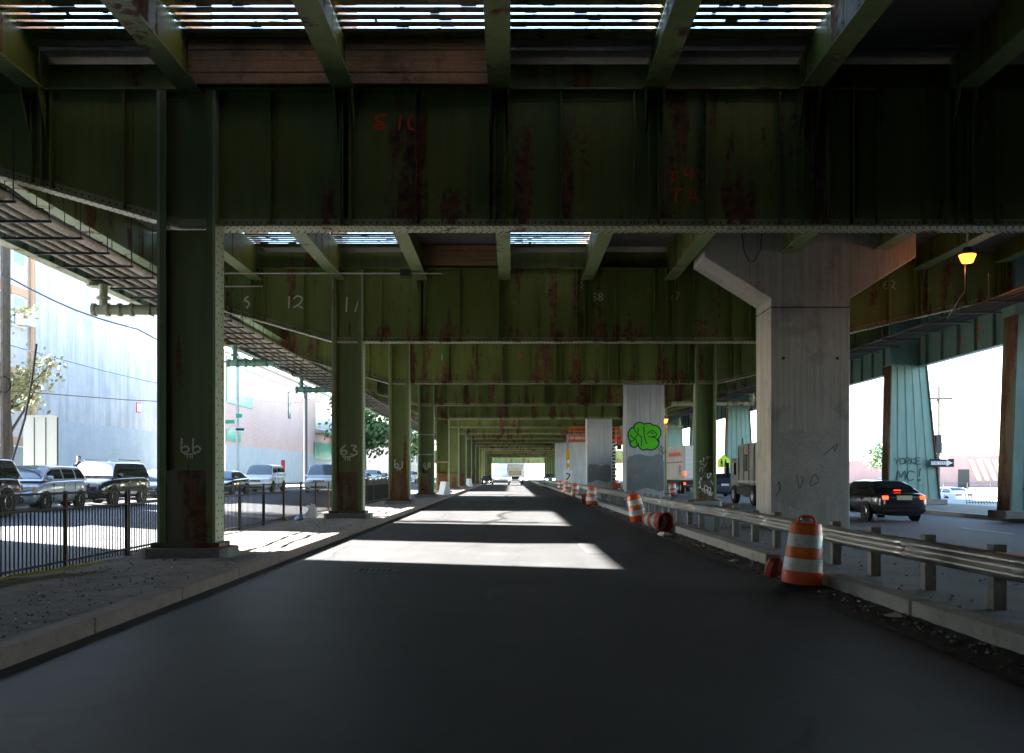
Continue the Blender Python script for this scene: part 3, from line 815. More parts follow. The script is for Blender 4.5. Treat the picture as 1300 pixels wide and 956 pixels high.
# bubble graffiti: black outline layer, green fill, black inner lines
b = MB(); fn = XZ(-.854)
def blob(cx, cz, rx, rz, off, m, n=20, a0=0):
    b.face([fn(cx + rx * math.cos(t * 2 * math.pi / n), cz + rz * math.sin(t * 2 * math.pi / n), off) for t in range(n)], m)
BL = [(-.75, 4.05, .28, .42), (-.35, 4.35, .38, .45), (.15, 4.25, .45, .5), (.55, 4.2, .36, .42), (-.7, 3.6, .22, .26), (-.1, 3.65, .33, .48), (.32, 3.6, .48, .42), (-.4, 3.95, .4, .35)]
for i, (x, z, rx, rz) in enumerate(BL): blob(x, z, rx + .08, rz + .08, .004 + i * .001, BLKSP)
for i, (x, z, rx, rz) in enumerate(BL): blob(x, z, rx, rz, .014 + i * .001, GREENSP)
for i, st in enumerate([[(-.95, 4.1), (-.7, 3.85), (-.5, 4.1), (-.45, 4.5)], [(-.45, 4.1), (-.25, 3.9), (-.25, 3.4)], [(-.1, 4.6), (-.05, 3.9), (.1, 3.5)], [(.1, 4.1), (.4, 4.35), (.7, 4.1), (.5, 3.95), (.15, 3.95)],
                        [(.3, 3.95), (.65, 3.85), (.8, 3.6)], [(-.95, 3.6), (-.6, 3.8), (-.55, 3.5)], [(-.7, 4.5), (-.6, 4.2)], [(.3, 4.2), (.5, 4.15)]]):
    b.ribbon(st, .055, fn, .026 + i * .001, BLKSP)
for i in range(7):
    x, z = .75 + rq.uniform(-.05, .3), 3.3 - i * .09
    b.ribbon([(x - .1, z), (x, z + .12), (x + .05, z - .08), (x + .12, z + .05)], .025, fn, .036 + i * .001, BLKSP)
b.build('graffiti_bubble_letters', sh2)
p3, sh3, hd3 = conc_pier(8.25, 88.4, 'pale concrete pier with grey painted patch, orange lift behind it', up=.9, m=CONC_LIT)
patch(sh3, -1.05, 1.05, 1.0, 2.6, -.854, 4)
conc_pier(8.2, 118.1, 'fourth concrete pier, narrow, left of the scissor lift', up=.9, m=CONC_LIT)
conc_pier(8.2, 147.8, 'farthest visible concrete pier down the median', up=.9, m=CONC_LIT)

# conduit racks
def rack(x0, x1, z, y0, y1, pitch, pm, label, barm, hang=1.):
    root = thing('conduit_rack', label, 'pipe rack', (0, 0, 0))
    n = 5
    for i in range(n):
        x = x0 + (x1 - x0) * (i + .5) / n; r = (.045, .05, .05, .06, .095)[i]
        b = MB(); pts = [(x + .02 * math.sin(yy * .7 + i), yy, z + r + .045 + .012 * math.sin(yy * .9 + i * 2)) for yy in [y0 + j * 3 for j in range(int((y1 - y0) / 3) + 1)]]
        b.tube(pts, r, pm, 8); b.build('conduit', root, smooth=True)
    y = y0 + 1; 
    while y < y1 and y < y0 + pitch * 98:
        b = MB(); b.box(x0 - .08, x1 + .12, y - .025, y + .025, z - .01, z + .04, barm)
        for x in (x0 - .04, x1 + .08): b.tube([(x, y, z), (x, y, z + hang)], .011, barm, 5, False)
        for i in range(n):
            xx = x0 + (x1 - x0) * (i + .5) / n; r = (.045, .05, .05, .06, .095)[i] + .02
            b.box(xx - r, xx + r, y - .02, y + .02, z + .04 + 2 * r - .02, z + .04 + 2 * r, barm)
        b.build('support_bar', root); y += pitch
    return root
rk = rack(-10.45, -9.0, 6.52, 12, 140, 1.32, PIPE, 'long rack of pale conduits hung under the left edge of the viaduct', PIPED, 1.3)
b = MB(); rq = random.Random(4)
for i in range(9):
    x = -9.35 + rq.uniform(-.25, .2)
    b.tube([(x + rq.uniform(-.15, .15), 14.5 + j * .9, 6.78 + rq.uniform(0, .14)) for j in range(6)], .022, PIPED, 5)
for i in range(6): b.lathe([(.15, -.02), (.17, 0), (.15, .02)], PIPED, 12, None, (-9.3, 15 + i * .5, 6.8), 'x')
b.build('cable_bundle', rk)
rack(13.5, 14.7, 6.5, 18, 140, 1.9, PIPED, 'dark conduit rack hung under the right side of the viaduct', PIPED, .8)
# drain pipes
def drain(x0, x1, y, z, m, label, r=.17, up=1.2):
    root = thing('drain_pipe', label, 'drain pipe', (0, 0, 0), 0, 'drain pipes under the viaduct')
    s = 1 if x1 > x0 else -1
    b = MB(); b.tube([(x0, y, z), (x1, y, z)], r, m, 16); p = b.build('pipe', root, smooth=False)
    for i, x in enumerate((x0, x0 + s * .45, x0 + s * .85, x0 + s * 1.25)): b = MB(); b.tube([(x - .05, y, z), (x + .05, y, z)], r * 1.3, m, 16); b.build('coupling', root)
    b = MB(); b.tube([(x0 + s * .3, y, z), (x0 + s * .3, y, z + up)], r * .8, m, 12); b.tube([(x0 + s * .3, y, z + .35), (x0 + s * .3, y, z + .43)], r * 1.35, m, 12)
    b.build('downpipe', root)
    x = x0 + s * 1.9
    while (x - x1) * s < 0: b = MB(); b.box(x - .02, x + .02, y - r * 1.1, y + r * 1.1, z - r * 1.15, z + .9, PIPED); b.build('hanger', root); x += s * 1.6
for k, m, lb in ((1, DRAIN, 'yellowish flanged drain pipe left of the nearest column'), (2, DRAINT, 'teal flanged drain pipe between first and second left columns'), (3, DRAINT, 'dark drain pipe between second and third left columns'), (4, DRAINT, 'small far drain pipe right of the third left column')):
    drain(-13.8, (-9.6, -10.8, -10.8, -10.8)[k - 1], Y1 + SP * k - .75, 7.1, m, lb, .17, .85)
drain(15.9, 10.4, Y1 + SP * 3 - .8, 6.2, DRAIN, 'olive drain pipe over the garbage truck', .15, 1.2)
drain(16.5, 10.4, Y1 + SP * 5 - .8, 6.2, DRAIN, 'olive drain pipe above the box trailer', .15, 1.2)

# ------------------------------------------------------------------ guardrail
root = thing('guardrail', 'dented galvanised w-beam guardrail running along the road\'s right edge', 'guardrail')
prof = [(0, .305), (.03, .29), (.085, .25), (.085, .215), (.02, .175), (.02, .135), (.085, .095), (.085, .06), (.03, .015), (0, 0)]
gx = lambda y: 5.78 + .03 * math.sin(y * .35) + .02 * math.sin(y * 1.1) - .12 * math.exp(-((y - 30) / 5) ** 2)
gz = lambda y: .44 + .02 * math.sin(y * .25 + 1)
y = 6.; seg = 0
while y < 150:
    L = 3.8; b = MB(); k = b.mi(GALV); ns = 8
    for j in range(ns + 1):
        yy = y + (L + .12) * j / ns; off = -.006 if j == ns or (seg % 2 == 0) else 0
        for px, pz in prof: b.v.append((gx(yy) - px + off - (.004 * (seg % 2)), yy, gz(yy) + pz))
    np_ = len(prof)
    for j in range(ns):
        for i in range(np_ - 1):
            a = j * np_ + i; b.f.append((a, a + 1, a + np_ + 1, a + np_)); b.m.append(k)
    o = b.build('rail', root, smooth=True); sm = o.modifiers.new('s', 'SOLIDIFY'); sm.thickness = .004
    y += L; seg += 1
y = 7.6; i = 0
while y < 150:
    b = MB(); x = gx(y) + .03
    b.box(x, x + .16, y - .08, y + .08, .0, .80 + rr.uniform(-.02, .03), POSTW)
    b.box(x - .02, x, y - .05, y + .05, gz(y) + .04, gz(y) + .27, GALV)
    b.build('post', root, bev=.008); y += 1.9; i += 1
b = MB(); b.box(6.3, 7.1, 8, 40, .35, .38, GALV)

# ------------------------------------------------------------------ barrels
def barrel(name='traffic_barrel'):
    root = thing(name, '', 'traffic barrel', group='orange and white traffic barrels')
    prof = [(.28, .06), (.285, .24), (.275, .25), (.265, .42), (.26, .43), (.25, .58), (.245, .59), (.235, .76), (.23, .77), (.215, .90), (.20, .93), (.0, .93)]
    cols = [ORANGE, ORANGE, WHITEB, WHITEB, ORANGE2, ORANGE2, WHITEB, WHITEB, ORANGE2, ORANGE, ORANGE]
    b = MB(); b.lathe(prof, ORANGE, 28, cols)
    b.build('drum', root, smooth=True).modifiers.new('e', 'EDGE_SPLIT').split_angle = R(40)
    b = MB(); b.lathe([(.0, .0), (.36, 0), (.36, .05), (.29, .07), (.0, .07)], RUBBER, 20); b.build('base_ring', root)
    b = MB(); b.tube([(-.12, 0, .92), (-.11, 0, .99), (-.06, 0, 1.02), (.06, 0, 1.02), (.11, 0, .99), (.12, 0, .92)], .022, ORANGE, 6); b.build('handle', root, smooth=True)
    return root
b0 = barrel()
SPOTS = [(4.15, 13.5, (R(1), R(4.5), 0), 1.0, 'large orange and white traffic barrel nearest, on the broken kerb'),
         (4.36, 32.0, (R(2), R(-13), 0), 1.02, 'traffic barrel leaning left, behind the overturned red barrel'),
         (4.2, 49.0, (0, R(1), 1.), 1., 'upright traffic barrel fourth from the camera, right of a small toppled one'),
         (4.5, 66.0, (0, R(-3), 2.), 1., 'bright orange upright barrel, right one of the far pair'),
         (4.62, 78.0, (0, R(2), .5), 1., 'bright orange upright barrel, left one of the far pair'),
         (5.1, 97.0, (0, 0, .5), 1., 'farthest traffic barrel on the kerb line, partly in shade'),
         (12.0, 70.0, (0, 0, .2), 1., 'small barrel behind the guardrail just right of the green graffiti pier'),
         (12.7, 112.0, (0, 0, .9), 1., 'small barrel seen between the two pale concrete piers')]
for i, (x, y, rot, sc, lb) in enumerate(SPOTS):
    o = b0 if i == 0 else copy_tree(b0)
    o.location = (x, y, .03); o.rotation_euler = rot; o.scale = (sc,) * 3; o['label'] = lb
def fallen(loc, rot, sc, lb):
    root = thing('overturned_barrel', lb, 'traffic barrel', loc, 0, 'toppled red traffic barrels'); root.rotation_euler = rot; root.scale = (sc,) * 3
    b = MB(); b.lathe([(.31, 0), (.30, .1), (.285, .25), (.27, .42), (.25, .6), (.235, .78), (.2, .9), (.0, .92)], REDDK, 24, [REDDK, REDDK, DIRTW, REDDK, DIRTW, REDDK, REDDK])
    o = b.build('drum', root, smooth=True); m = o.modifiers.new('s', 'SOLIDIFY'); m.thickness = .012
    b = MB(); b.lathe([(.31, 0), (.335, .0), (.335, .03), (.31, .04)], REDDK, 24); b.build('rim', root)
fallen((4.3, 26.2, .32), (R(-86), 0, R(32)), .88, 'overturned red barrel lying with its open end towards the camera')
fallen((4.15, 53.5, .3), (R(95), 0, R(60)), .85, 'small toppled red barrel between the far upright barrels')
b = MB(); b.lathe([(.17, 0), (.2, .18), (.16, .36), (.1, .42), (0, .43)], REDDK, 9); o = b.build('crushed_barrel_piece'); o.location = (4.15, 15.0, .03); o.rotation_euler = (.25, .2, 0); o.scale = (.75, .6, .75)
tag(o, 'dark red crushed barrel piece just left of the nearest barrel', 'debris')
def scrap(name, lb, cat, loc, s, seed, m=PAPER, flat=.5):
    q = random.Random(seed); b = MB()
    b.lathe([(0, 0), (s * .8, s * .1), (s, s * .4), (s * .5, s * .9), (0, s)], m, 9)
    b.v = [(x * q.uniform(.6, 1.3), y * q.uniform(.6, 1.3), z * q.uniform(.6, 1.2) * flat) for x, y, z in b.v]
    o = b.build(name); o.location = loc; tag(o, lb, cat)
scrap('plastic_scrap', 'crumpled white plastic in front of the overturned red barrel', 'litter', (4.05, 24.8, .03), .22, 1)
scrap('paper_litter', 'crumpled white paper beside the near pale kerb', 'litter', (4.3, 10.6, .05), .10, 2)
scrap('paper_litter', 'flattened paper scrap in the gutter just beyond the nearest barrel', 'litter', (4.1, 17.3, .05), .10, 5)
scrap('plastic_bag', 'white plastic bag at the foot of the second left column', 'bag', (-6.55, 31.0, .18), .22, 3, PAPER, 2.0)
scrap('plastic_bag', 'blue and dark bag beside the white plastic bag', 'bag', (-6.7, 30.0, .18), .17, 6, mat('blue_plastic', (.10, .18, .4), .4), 1.1)
b = MB(); b.box(4.78, 5.7, 13.9, 14.02, .05, .10, GALV)

# caution tape
b = MB(); rq = random.Random(1); pts = [(-7.0, 10.8), (-6.9, 11.6), (-6.85, 12.3), (-6.95, 13.0), (-6.8, 13.6), (-6.75, 14.3), (-6.6, 14.8)]
for t in range(2):
    L = [(x + t * .16 + rq.uniform(-.03, .03), y + t * .2) for x, y in pts]
    for i in range(len(L) - 1):
        (xa, ya), (xb, yb) = L[i], L[i + 1]; za, zb_ = .20 + .015 * (i % 2) + t * .02, .20 + .015 * ((i + 1) % 2) + t * .02
        b.face([(xa - .075, ya, za), (xa + .075, ya, za + .05), (xb + .075, yb, zb_ + .05), (xb - .075, yb, zb_)], YELL)
    for i in range(len(L) - 1):
        (xa, ya), (xb, yb) = L[i], L[i + 1]
        for q in (.3, .5):
            x, y = xa + (xb - xa) * q, ya + (yb - ya) * q
            b.face([(x - .03, y, .255 + t * .02), (x + .03, y, .275 + t * .02), (x + .03, y + .06, .275 + t * .02), (x - .03, y + .06, .255 + t * .02)], BLKSP)
tag(b.build('caution_tape'), 'yellow caution tape lying at the foot of the iron fence', 'tape')

# ------------------------------------------------------------------ picket fence
FX = -7.15
def fence(y0, n, lb, rustp=0, mesh_dense=True):
    root = thing('iron_fence', lb, 'fence', (FX, y0, 0), 0, 'iron picket fence runs between sidewalk and side street')
    P = 2.42
    for i in range(n + 1):
        b = MB(); mm = FRUST if i % 4 == rustp else FENCE
        b.box(-.026, .026, i * P - .026, i * P + .026, .08, 1.38, mm); b.build('post', root)
    for i in range(n):
        b = MB(); a = i * P + .036; e = (i + 1) * P - .036
        for z in (.24, 1.08, 1.33): b.box(-.018, .018, a, e, z, z + .035, FENCE)
        m_ = int((e - a) / .115)
        for j in range(1, m_):
            y = a + (e - a) * j / m_; b.box(-.008, .008, y - .008, y + .008, .16, 1.08, FENCE)
        if y0 + a < 40:
            h = .215; st = .055; c = int((e - a + h) / st)       # diagonal wire mesh between the upper rails
            for j in range(c):
                ya = a + j * st
                for s in (1, -1):
                    p0, p1 = (ya - h, ya) if s > 0 else (ya, ya - h)
                    q0, q1 = p0, p1; z0, z1 = 1.115, 1.33
                    if min(p0, p1) < a or max(p0, p1) > e: continue
                    xo = .003 * s
                    b.face([(xo, q0 - .006, z0), (xo, q0 + .006, z0), (xo, q1 + .006, z1), (xo, q1 - .006, z1)], FENCE)
        else: b.box(-.004, .004, a, e, 1.12, 1.32, FENCE)
        b.build('fence_panel', root)
fence(5.5, 5, 'black iron picket fence left of the nearest column')
fence(17.7, 6, 'iron picket fence between first and second left columns', 1)
fence(32.3, 6, 'iron picket fence between second and third left columns', 2)
fence(47.0, 8, 'far iron picket fence beyond the third left column', 1)
b = MB()
b.prism([(-.3, 0), (.3, 0), (.2, .35), (.1, .95), (-.1, .95), (-.2, .35)], lambda u, v, w: (u, w, v), -.9, .9, WHITE)
o = b.build('jersey_barrier', bev=.02); o.location = (-4.85, 69.5, .15); o.rotation_euler = (0, 0, .3); tag(o, 'white concrete barrier leaning beside the fifth left column', 'barrier')
o2 = o.copy(); COL.objects.link(o2); o2.location = (-5.0, 113, .15); tag(o2, 'tiny white barrier far down beside the left columns', 'barrier')

# ------------------------------------------------------------------ vehicles (front faces local -Y)
def rect_pane(b, c, ins, m, off=.006):   # quad inset a little and lifted along its normal
    c = [Vector(p) for p in c]; mid = sum(c, Vector()) / 4; n = (c[1] - c[0]).cross(c[3] - c[0]).normalized()
    if n.dot(mid - Vector((0, mid.y * .8, .5))) < 0: n = -n
    q = []
    for p in c: dd = (mid - p); q.append(p + dd.normalized() * ins + n * off)
    q2 = [p + n * .008 for p in q]
    b.hexa([*q, *q2], m)
def car(name, lb, cat, loc, rz, P, paintm, glass=GLASS, lights='head', lit=False, plate=None, group='cars and vans on the streets', rails=False):
    root = thing(name, lb, cat, loc, rz, group)
    L, Wd, H = P['L'], P['W'] / 2, P['H']; z0 = P.get('z0', .2); r = P['r']
    # body loft
    st = P['body']; b = MB(); k = b.mi(paintm); rings = []
    for t, zt, w in st:
        y = (t - .5) * L; w = w * Wd; zm = z0 + (zt - z0) * .55
        ring = [(-.80 * w, z0), (-.97 * w, z0 + .13), (-w, zm), (-.975 * w, zt - .07), (-.86 * w, zt), (-.4 * w, zt + .02), (.4 * w, zt + .02), (.86 * w, zt), (.975 * w, zt - .07), (w, zm), (.97 * w, z0 + .13), (.80 * w, z0)]
        rings.append(len(b.v)); b.v += [(x, y, z) for x, z in ring]
    n = 12
    for a, c in zip(rings, rings[1:]):
        for i in range(n): b.f.append((a + i, a + (i + 1) % n, c + (i + 1) % n, c + i)); b.m.append(k)
    b.f.append(tuple(rings[0] + i for i in range(n))[::-1]); b.m.append(k); b.f.append(tuple(rings[-1] + i for i in range(n))); b.m.append(k)
    body = b.build('body', root, smooth=True, sub=2)
    # cabin
    cy0, cy1, ry0, ry1, zb, wb, wr = [P['cab'][i] * (L if i < 4 else (Wd if i > 4 else 1)) for i in range(7)]
    cy0 -= L / 2; cy1 -= L / 2; ry0 -= L / 2; ry1 -= L / 2; zr = H
    c = [(-wb, cy0, zb), (wb, cy0, zb), (wb, cy1, zb), (-wb, cy1, zb), (-wr, ry0, zr), (wr, ry0, zr), (wr, ry1, zr), (-wr, ry1, zr)]
    Hc = zr - zb
    def cabh(y):
        if y < ry0: t = max(0, (y - cy0) / (ry0 - cy0)); return Hc * .97 * (1 - (1 - t) ** 1.45)
        if y > ry1: t = max(0, (cy1 - y) / (cy1 - ry1)); return Hc * .97 * (1 - (1 - t) ** 1.7)
        return Hc * (.97 + .03 * math.sin(math.pi * (y - ry0) / (ry1 - ry0)))
    def CP(y, v, off=0):      # v 0..1 from left belt over the roof to right belt
        h = cabh(y); sg_ = -1 if v < .5 else 1; q = min(v, 1 - v) * 2
        wt = wr + (wb - wr) * (1 - h / Hc)
        if q < .5: t = q / .5; x = wb + (wt - wb) * t + .025 * math.sin(t * math.pi); z = h * .84 * t; nx, nz = 1, .3
        else:
            ph = (q - .5) / .5 * math.pi / 2
            x = wt * max(0, math.cos(ph)) ** .55; z = h * (.84 + .16 * math.sin(ph) ** .9); nx, nz = math.cos(ph), math.sin(ph) + .3
        e = 1 if y > (ry0 + ry1) / 2 else -1
        sl_ = (1 if (y < ry0 or y > ry1) else .15) * (q > .5)
        return (sg_ * (x + off * nx), y + e * off * sl_, zb + z + off * nz * (q > .5 or 0))
    def cpatch(name, ya, yb, va, vb, off, m, parent, ny=12, nv=10):
        b = MB(); k_ = b.mi(m)
        for i_ in range(ny + 1):
            for j_ in range(nv + 1): b.v.append(CP(ya + (yb - ya) * i_ / ny, va + (vb - va) * j_ / nv, off))
        for i_ in range(ny):
            for j_ in range(nv):
                a_ = i_ * (nv + 1) + j_; b.f.append((a_, a_ + 1, a_ + nv + 2, a_ + nv + 1)); b.m.append(k_)
        return b.build(name, parent, smooth=True)
    cpatch('cabin', cy0, cy1, 0, 1, 0, paintm, body, 44, 28)
    cpatch('windshield', cy0 + .10 * (ry0 - cy0), ry0 - .05 * (ry0 - cy0), .315, .685, .008, glass, root)
    cpatch('rear_window', ry1 + .12 * (cy1 - ry1), cy1 - (cy1 - ry1) * .32, .33, .67, .008, GLASS, root)
    sp = P.get('side', (.10, .46, .50, .90))
    for s in (-1, 1):
        for ta, tb in zip(sp[::2], sp[1::2]):
            va, vb = (.04, .222) if s < 0 else (.96, .778)
            cpatch('side_window', cy0 + ta * (cy1 - cy0), cy0 + tb * (cy1 - cy0), va, vb, .008, GLASS, root, 8, 4)
        b = MB(); y = cy0 + .35 if 'mir' not in P else P['mir'] * L - L / 2
        b.box(*sorted((s * (wb + .02), s * (wb + .2))), y, y + .1, zb + .02, zb + .17, paintm if P.get('pm', 1) else DGREY); b.build('mirror', root, bev=.03, smooth=True)
        b = MB()
        for ty in (.47, .69): b.box(*sorted((s * Wd * .985, s * (Wd * .985 + .035))), (ty - .5) * L, (ty - .5) * L + .16, zb - .16, zb - .125, CHROME if P.get('chrome') else paintm)
        b.build('door_handle', body)
        if rails:
            b = MB(); b.tube([(s * (wr - .05), ry0 + .15, zr), (s * (wr - .05), ry0 + .25, zr + .06), (s * (wr - .05), ry1 - .25, zr + .06), (s * (wr - .05), ry1 - .1, zr)], .018, CHROME, 6); b.build('roof_rail', root)
    b = MB()
    for ty in P.get('seam', (.30, .49, .70)):
        for s in (-1, 1): b.box(*sorted((s * Wd * .95, s * Wd * .9945)), (ty - .5) * L, (ty - .5) * L + .014, z0 + .12, zb - .08, DARK)
    b.build('door_seam', body)
    # wheels
    for ty in P['ax']:
        for s in (-1, 1):
            y = (ty - .5) * L
            b = MB(); x = s * Wd
            b.lathe([(0, -.004 * s), (r * 1.19, -.004 * s), (r * 1.19, .006 * s), (0, .006 * s)], DGREY, 24, None, (x * 1.0, y, r), 'x'); b.build('wheel_arch', body)
            b = MB(); tw = .2
            b.lathe([(r * .6, 0), (r * .93, 0), (r, -.03 * s), (r, -(tw - .03) * s), (r * .93, -tw * s), (r * .6, -tw * s)], TYRE, 24, None, (x + s * .025, y, r), 'x')
            wh = b.build('wheel', root, smooth=False)
            b = MB(); b.lathe([(0, -.05 * s), (r * .5, -.04 * s), (r * .62, .004 * s), (r * .58, .010 * s)], DGREY, 20, None, (x + s * .022, y, r), 'x')
            b.mats = [RIM]
            for q in range(6):
                a = q * math.pi / 3; ca, sa = math.cos(a), math.sin(a); xx = x + s * .025
                r1, r2, w1, w2 = r * .22, r * .52, r * .07, r * .14
                P4 = [(y + ca * a_ - sa * w_, r + sa * a_ + ca * w_) for a_, w_ in ((r1, w1), (r1, -w1), (r2, -w2), (r2, w2))]
                b.hexa([(xx - s * .03, *p) for p in P4] + [(xx, *p) for p in P4], DGREY)
            b.build('rim', wh)
    # front
    yf = -L / 2; wf = Wd * st[0][2]; zf = st[0][1]
    for s in (-1, 1):
        b = MB(); hz = P.get('hz', zf - .16)
        b.hexa([(s * wf * .5, yf - .012, hz), (s * wf * 1.0, yf + .12, hz + .02), (s * wf * 1.0, yf + .3, hz + .02), (s * wf * .5, yf + .2, hz), (s * wf * .52, yf + .0, hz + .13), (s * wf * 1.0, yf + .14, hz + .15), (s * wf * 1.0, yf + .3, hz + .15), (s * wf * .52, yf + .2, hz + .13)], HEADON if lights == 'headon' else HEADL)
        b.build('headlight', root, bev=.01)
        if P.get('amber'):
            b = MB(); b.box(*sorted((s * wf * 1.0, s * wf * 1.06)), yf + .12, yf + .3, hz, hz + .12, AMBER); b.build('indicator', root)
    b = MB(); b.box(-wf * .46, wf * .46, yf - .02, yf + .1, P.get('hz', zf - .16) - .02, P.get('hz', zf - .16) + .12, DGREY)
    for q in range(3):
        zz = P.get('hz', zf - .16) + q * .045; b.box(-wf * .45, wf * .45, yf - .028, yf - .021, zz, zz + .018, CHROME)
    b.build('grille', root)
    b = MB(); b.box(-wf * .62, wf * .62, yf - .015, yf + .1, z0 + .06, z0 + .2, DGREY); b.build('air_intake', body)
    # rear
    yr = L / 2; w2 = Wd * st[-1][2]; tz = P.get('tz', st[-1][1] - .22)
    for s in (-1, 1):
        b = MB(); th = P.get('th', .15)
        b.box(*sorted((s * w2 * P.get('tin', .62), s * w2 * .985)), yr - .16, yr + .015, tz, tz + th, TAIL if lit else TAILO); b.build('tail_light', root, bev=.015)
    b = MB(); b.box(-.26, .26, yr - .05, yr + .02, tz - .02, tz + .13, plate or PLATE); b.build('number_plate', root)
    b = MB(); b.box(-.26, .26, yf - .04, yf - .0, z0 + .2, z0 + .32, plate or PLATE); b.build('number_plate', root)
    b = MB(); b.box(-w2 * .98, w2 * .98, yr - .1, yr + .045, z0 + .14, z0 + .28, paintm if not P.get('trim') else DGREY); b.build('bumper', root, bev=.03)
    if lit:
        b = MB(); b.box(-.12, .12, cy1 - .30, cy1 - .22, zb + .12, zb + .17, TAIL); b.build('brake_light', root)
    b = MB(); b.box(-wb * .85, wb * .85, cy0 + .3, cy1 - .3, .3, zb, DGREY); b.build('underbody', body)
    return root
SEDAN = dict(L=4.8, W=1.82, H=1.43, r=.32, ax=(.18, .77), body=[(0, .62, .80), (.03, .72, .93), (.12, .82, .98), (.28, .93, 1), (.5, .95, 1), (.75, .98, 1), (.9, 1.0, .97), (.98, .97, .9), (1, .90, .82)], cab=(.23, .93, .39, .69, .92, .86, .64), side=(.12, .45, .5, .84))
HATCH = dict(L=3.95, W=1.70, H=1.52, r=.30, ax=(.17, .80), body=[(0, .55, .78), (.04, .76, .9), (.14, .92, .98), (.28, 1.0, 1), (.5, 1.0, 1), (.8, 1.04, 1), (.94, 1.04, .95), (1, .9, .88)], cab=(.13, .985, .38, .88, .98, .88, .70), side=(.14, .44, .47, .72, .75, .93), amber=1, hz=.66)
SUV = dict(L=4.75, W=1.90, H=1.72, r=.37, z0=.25, ax=(.19, .78), body=[(0, .72, .82), (.03, .90, .93), (.12, 1.02, .99), (.27, 1.08, 1), (.5, 1.10, 1), (.8, 1.13, 1), (.96, 1.12, .96), (1, .95, .90)], cab=(.22, .985, .37, .93, 1.06, .90, .74), side=(.10, .42, .45, .72, .75, .95), hz=.74, chrome=1)
VAN = dict(L=5.3, W=2.0, H=2.08, r=.36, z0=.3, ax=(.15, .78), body=[(0, .85, .88), (.03, 1.02, .95), (.15, 1.15, 1), (.28, 1.2, 1), (.6, 1.2, 1), (1, 1.2, .97)], cab=(.12, .995, .27, .97, 1.15, .96, .86), side=(.08, .25, .3, .6, .65, .95), hz=.80)
VMINI = dict(SUV, H=1.85, W=2.0)
car('black_sedan', 'black sedan with glowing tail lights passing behind the hammerhead pier', 'car', (13.35, 34.6, .01), math.pi + .03, dict(SEDAN, tin=.74, tz=.78, th=.12), BLACKP, lit=True, plate=mat('cream_plate', (.6, .55, .35), .5))
car('white_sedan', 'white sedan parked in the bright lot beyond the teal piers', 'car', (37.1, 80.2, -.86), math.pi + .12, dict(SEDAN, tin=.2, tz=.74, th=.13), CWHITE, plate=WHITE)
car('blue_sedan', 'pale blue sedan outside, seen over the black sedan\'s roof', 'car', (24.3, 60.5, .0), math.pi, SEDAN, SILVER)
car('dark_suv', 'dark vehicle braking between the right column and the garbage truck', 'car', (15.0, 68.4, .01), math.pi, dict(SUV, th=.3, tz=.85, tin=.8), NAVY, lit=True, plate=WHITE)
def gz_l(x): return .06 + (-7.42 - x) * (.44 / 10.08)
car('dark_suv', 'dark car cut off by the left edge of the photo', 'car', (-15.95, 26.9, gz_l(-16.0)), 0, SUV, SUVP, rails=False)
car('silver_hatchback', 'silver blue hatchback parked second from the left edge', 'car', (-16.25, 32.7, gz_l(-16.2)), 0, HATCH, SILVER, glass=GLASSL)
car('grey_suv', 'dark grey suv with glaring windshield and roof rails behind the silver hatchback', 'car', (-16.05, 37.5, gz_l(-16.0)), 0, SUV, SUVP, glass=mat('painted_glare_glass', (.75, .76, .78), .1, spec=1.), rails=True)  # windshield glare is painted in as a near-white base colour
car('navy_sedan', 'navy sedan with orange front plate just left of the nearest column', 'car', (-16.35, 44.6, gz_l(-16.2)), 0, SEDAN, NAVY, glass=GLASSL, plate=PLATEO)
car('dark_sedan', 'dark sedan beside the white suv, right of the nearest column', 'car', (-16.6, 55.0, gz_l(-16.2)), 0, SEDAN, SUVP, glass=GLASSL)
car('white_suv', 'white suv parked behind the dark sedan, right of the nearest column', 'car', (-16.3, 62.5, gz_l(-16.2)), 0, VMINI, CWHITE, glass=GLASSL)
car('white_van', 'white passenger van driving towards us left of the second column', 'van', (-13.4, 68.6, gz_l(-13.2)), 0, VAN, CWHITE, glass=GLASSL)
car('navy_sedan', 'small far navy car, leftmost under the green tree past the second column', 'car', (-16.3, 104, .45), 0, SEDAN, NAVY, glass=GLASSL)
car('blue_sedan', 'small far blue car in the middle under the green tree', 'car', (-16.3, 111, .45), 0, SUV, SILVER, glass=GLASSL)
car('dark_sedan', 'small far dark car nearest the third left column', 'car', (-16.3, 119, .45), 0, SEDAN, SUVP, glass=GLASSL)
car('white_hatchback', 'small white car seen between third and fourth left columns', 'car', (-14.6, 138, .4), 0, SUV, CWHITE, glass=GLASSL)
car('oncoming_car', 'oncoming car with headlights on, right of the far truck', 'car', (6.2, 150, 0), 0, SUV, CWHITE, glass=GLASSL, lights='headon')
car('oncoming_car', 'oncoming dark car with headlights, left of the far truck', 'car', (-3.6, 146, 0), 0, SEDAN, SUVP, lights='headon')

def truck_wheels(root, ys, w, r=.5):
    for y in ys:
        for s in (-1, 1):
            b = MB(); b.lathe([(r * .5, 0), (r * .93, 0), (r, -.04 * s), (r, -.26 * s), (r * .9, -.3 * s), (0, -.3 * s)], TYRE, 22, None, (s * w, y, r), 'x')
            wh = b.build('wheel', root)
            b = MB(); b.lathe([(0, -.08 * s), (r * .3, -.08 * s), (r * .52, .004 * s)], SIGNGREY, 14, None, (s * (w + .001), y, r), 'x'); b.build('rim', wh)
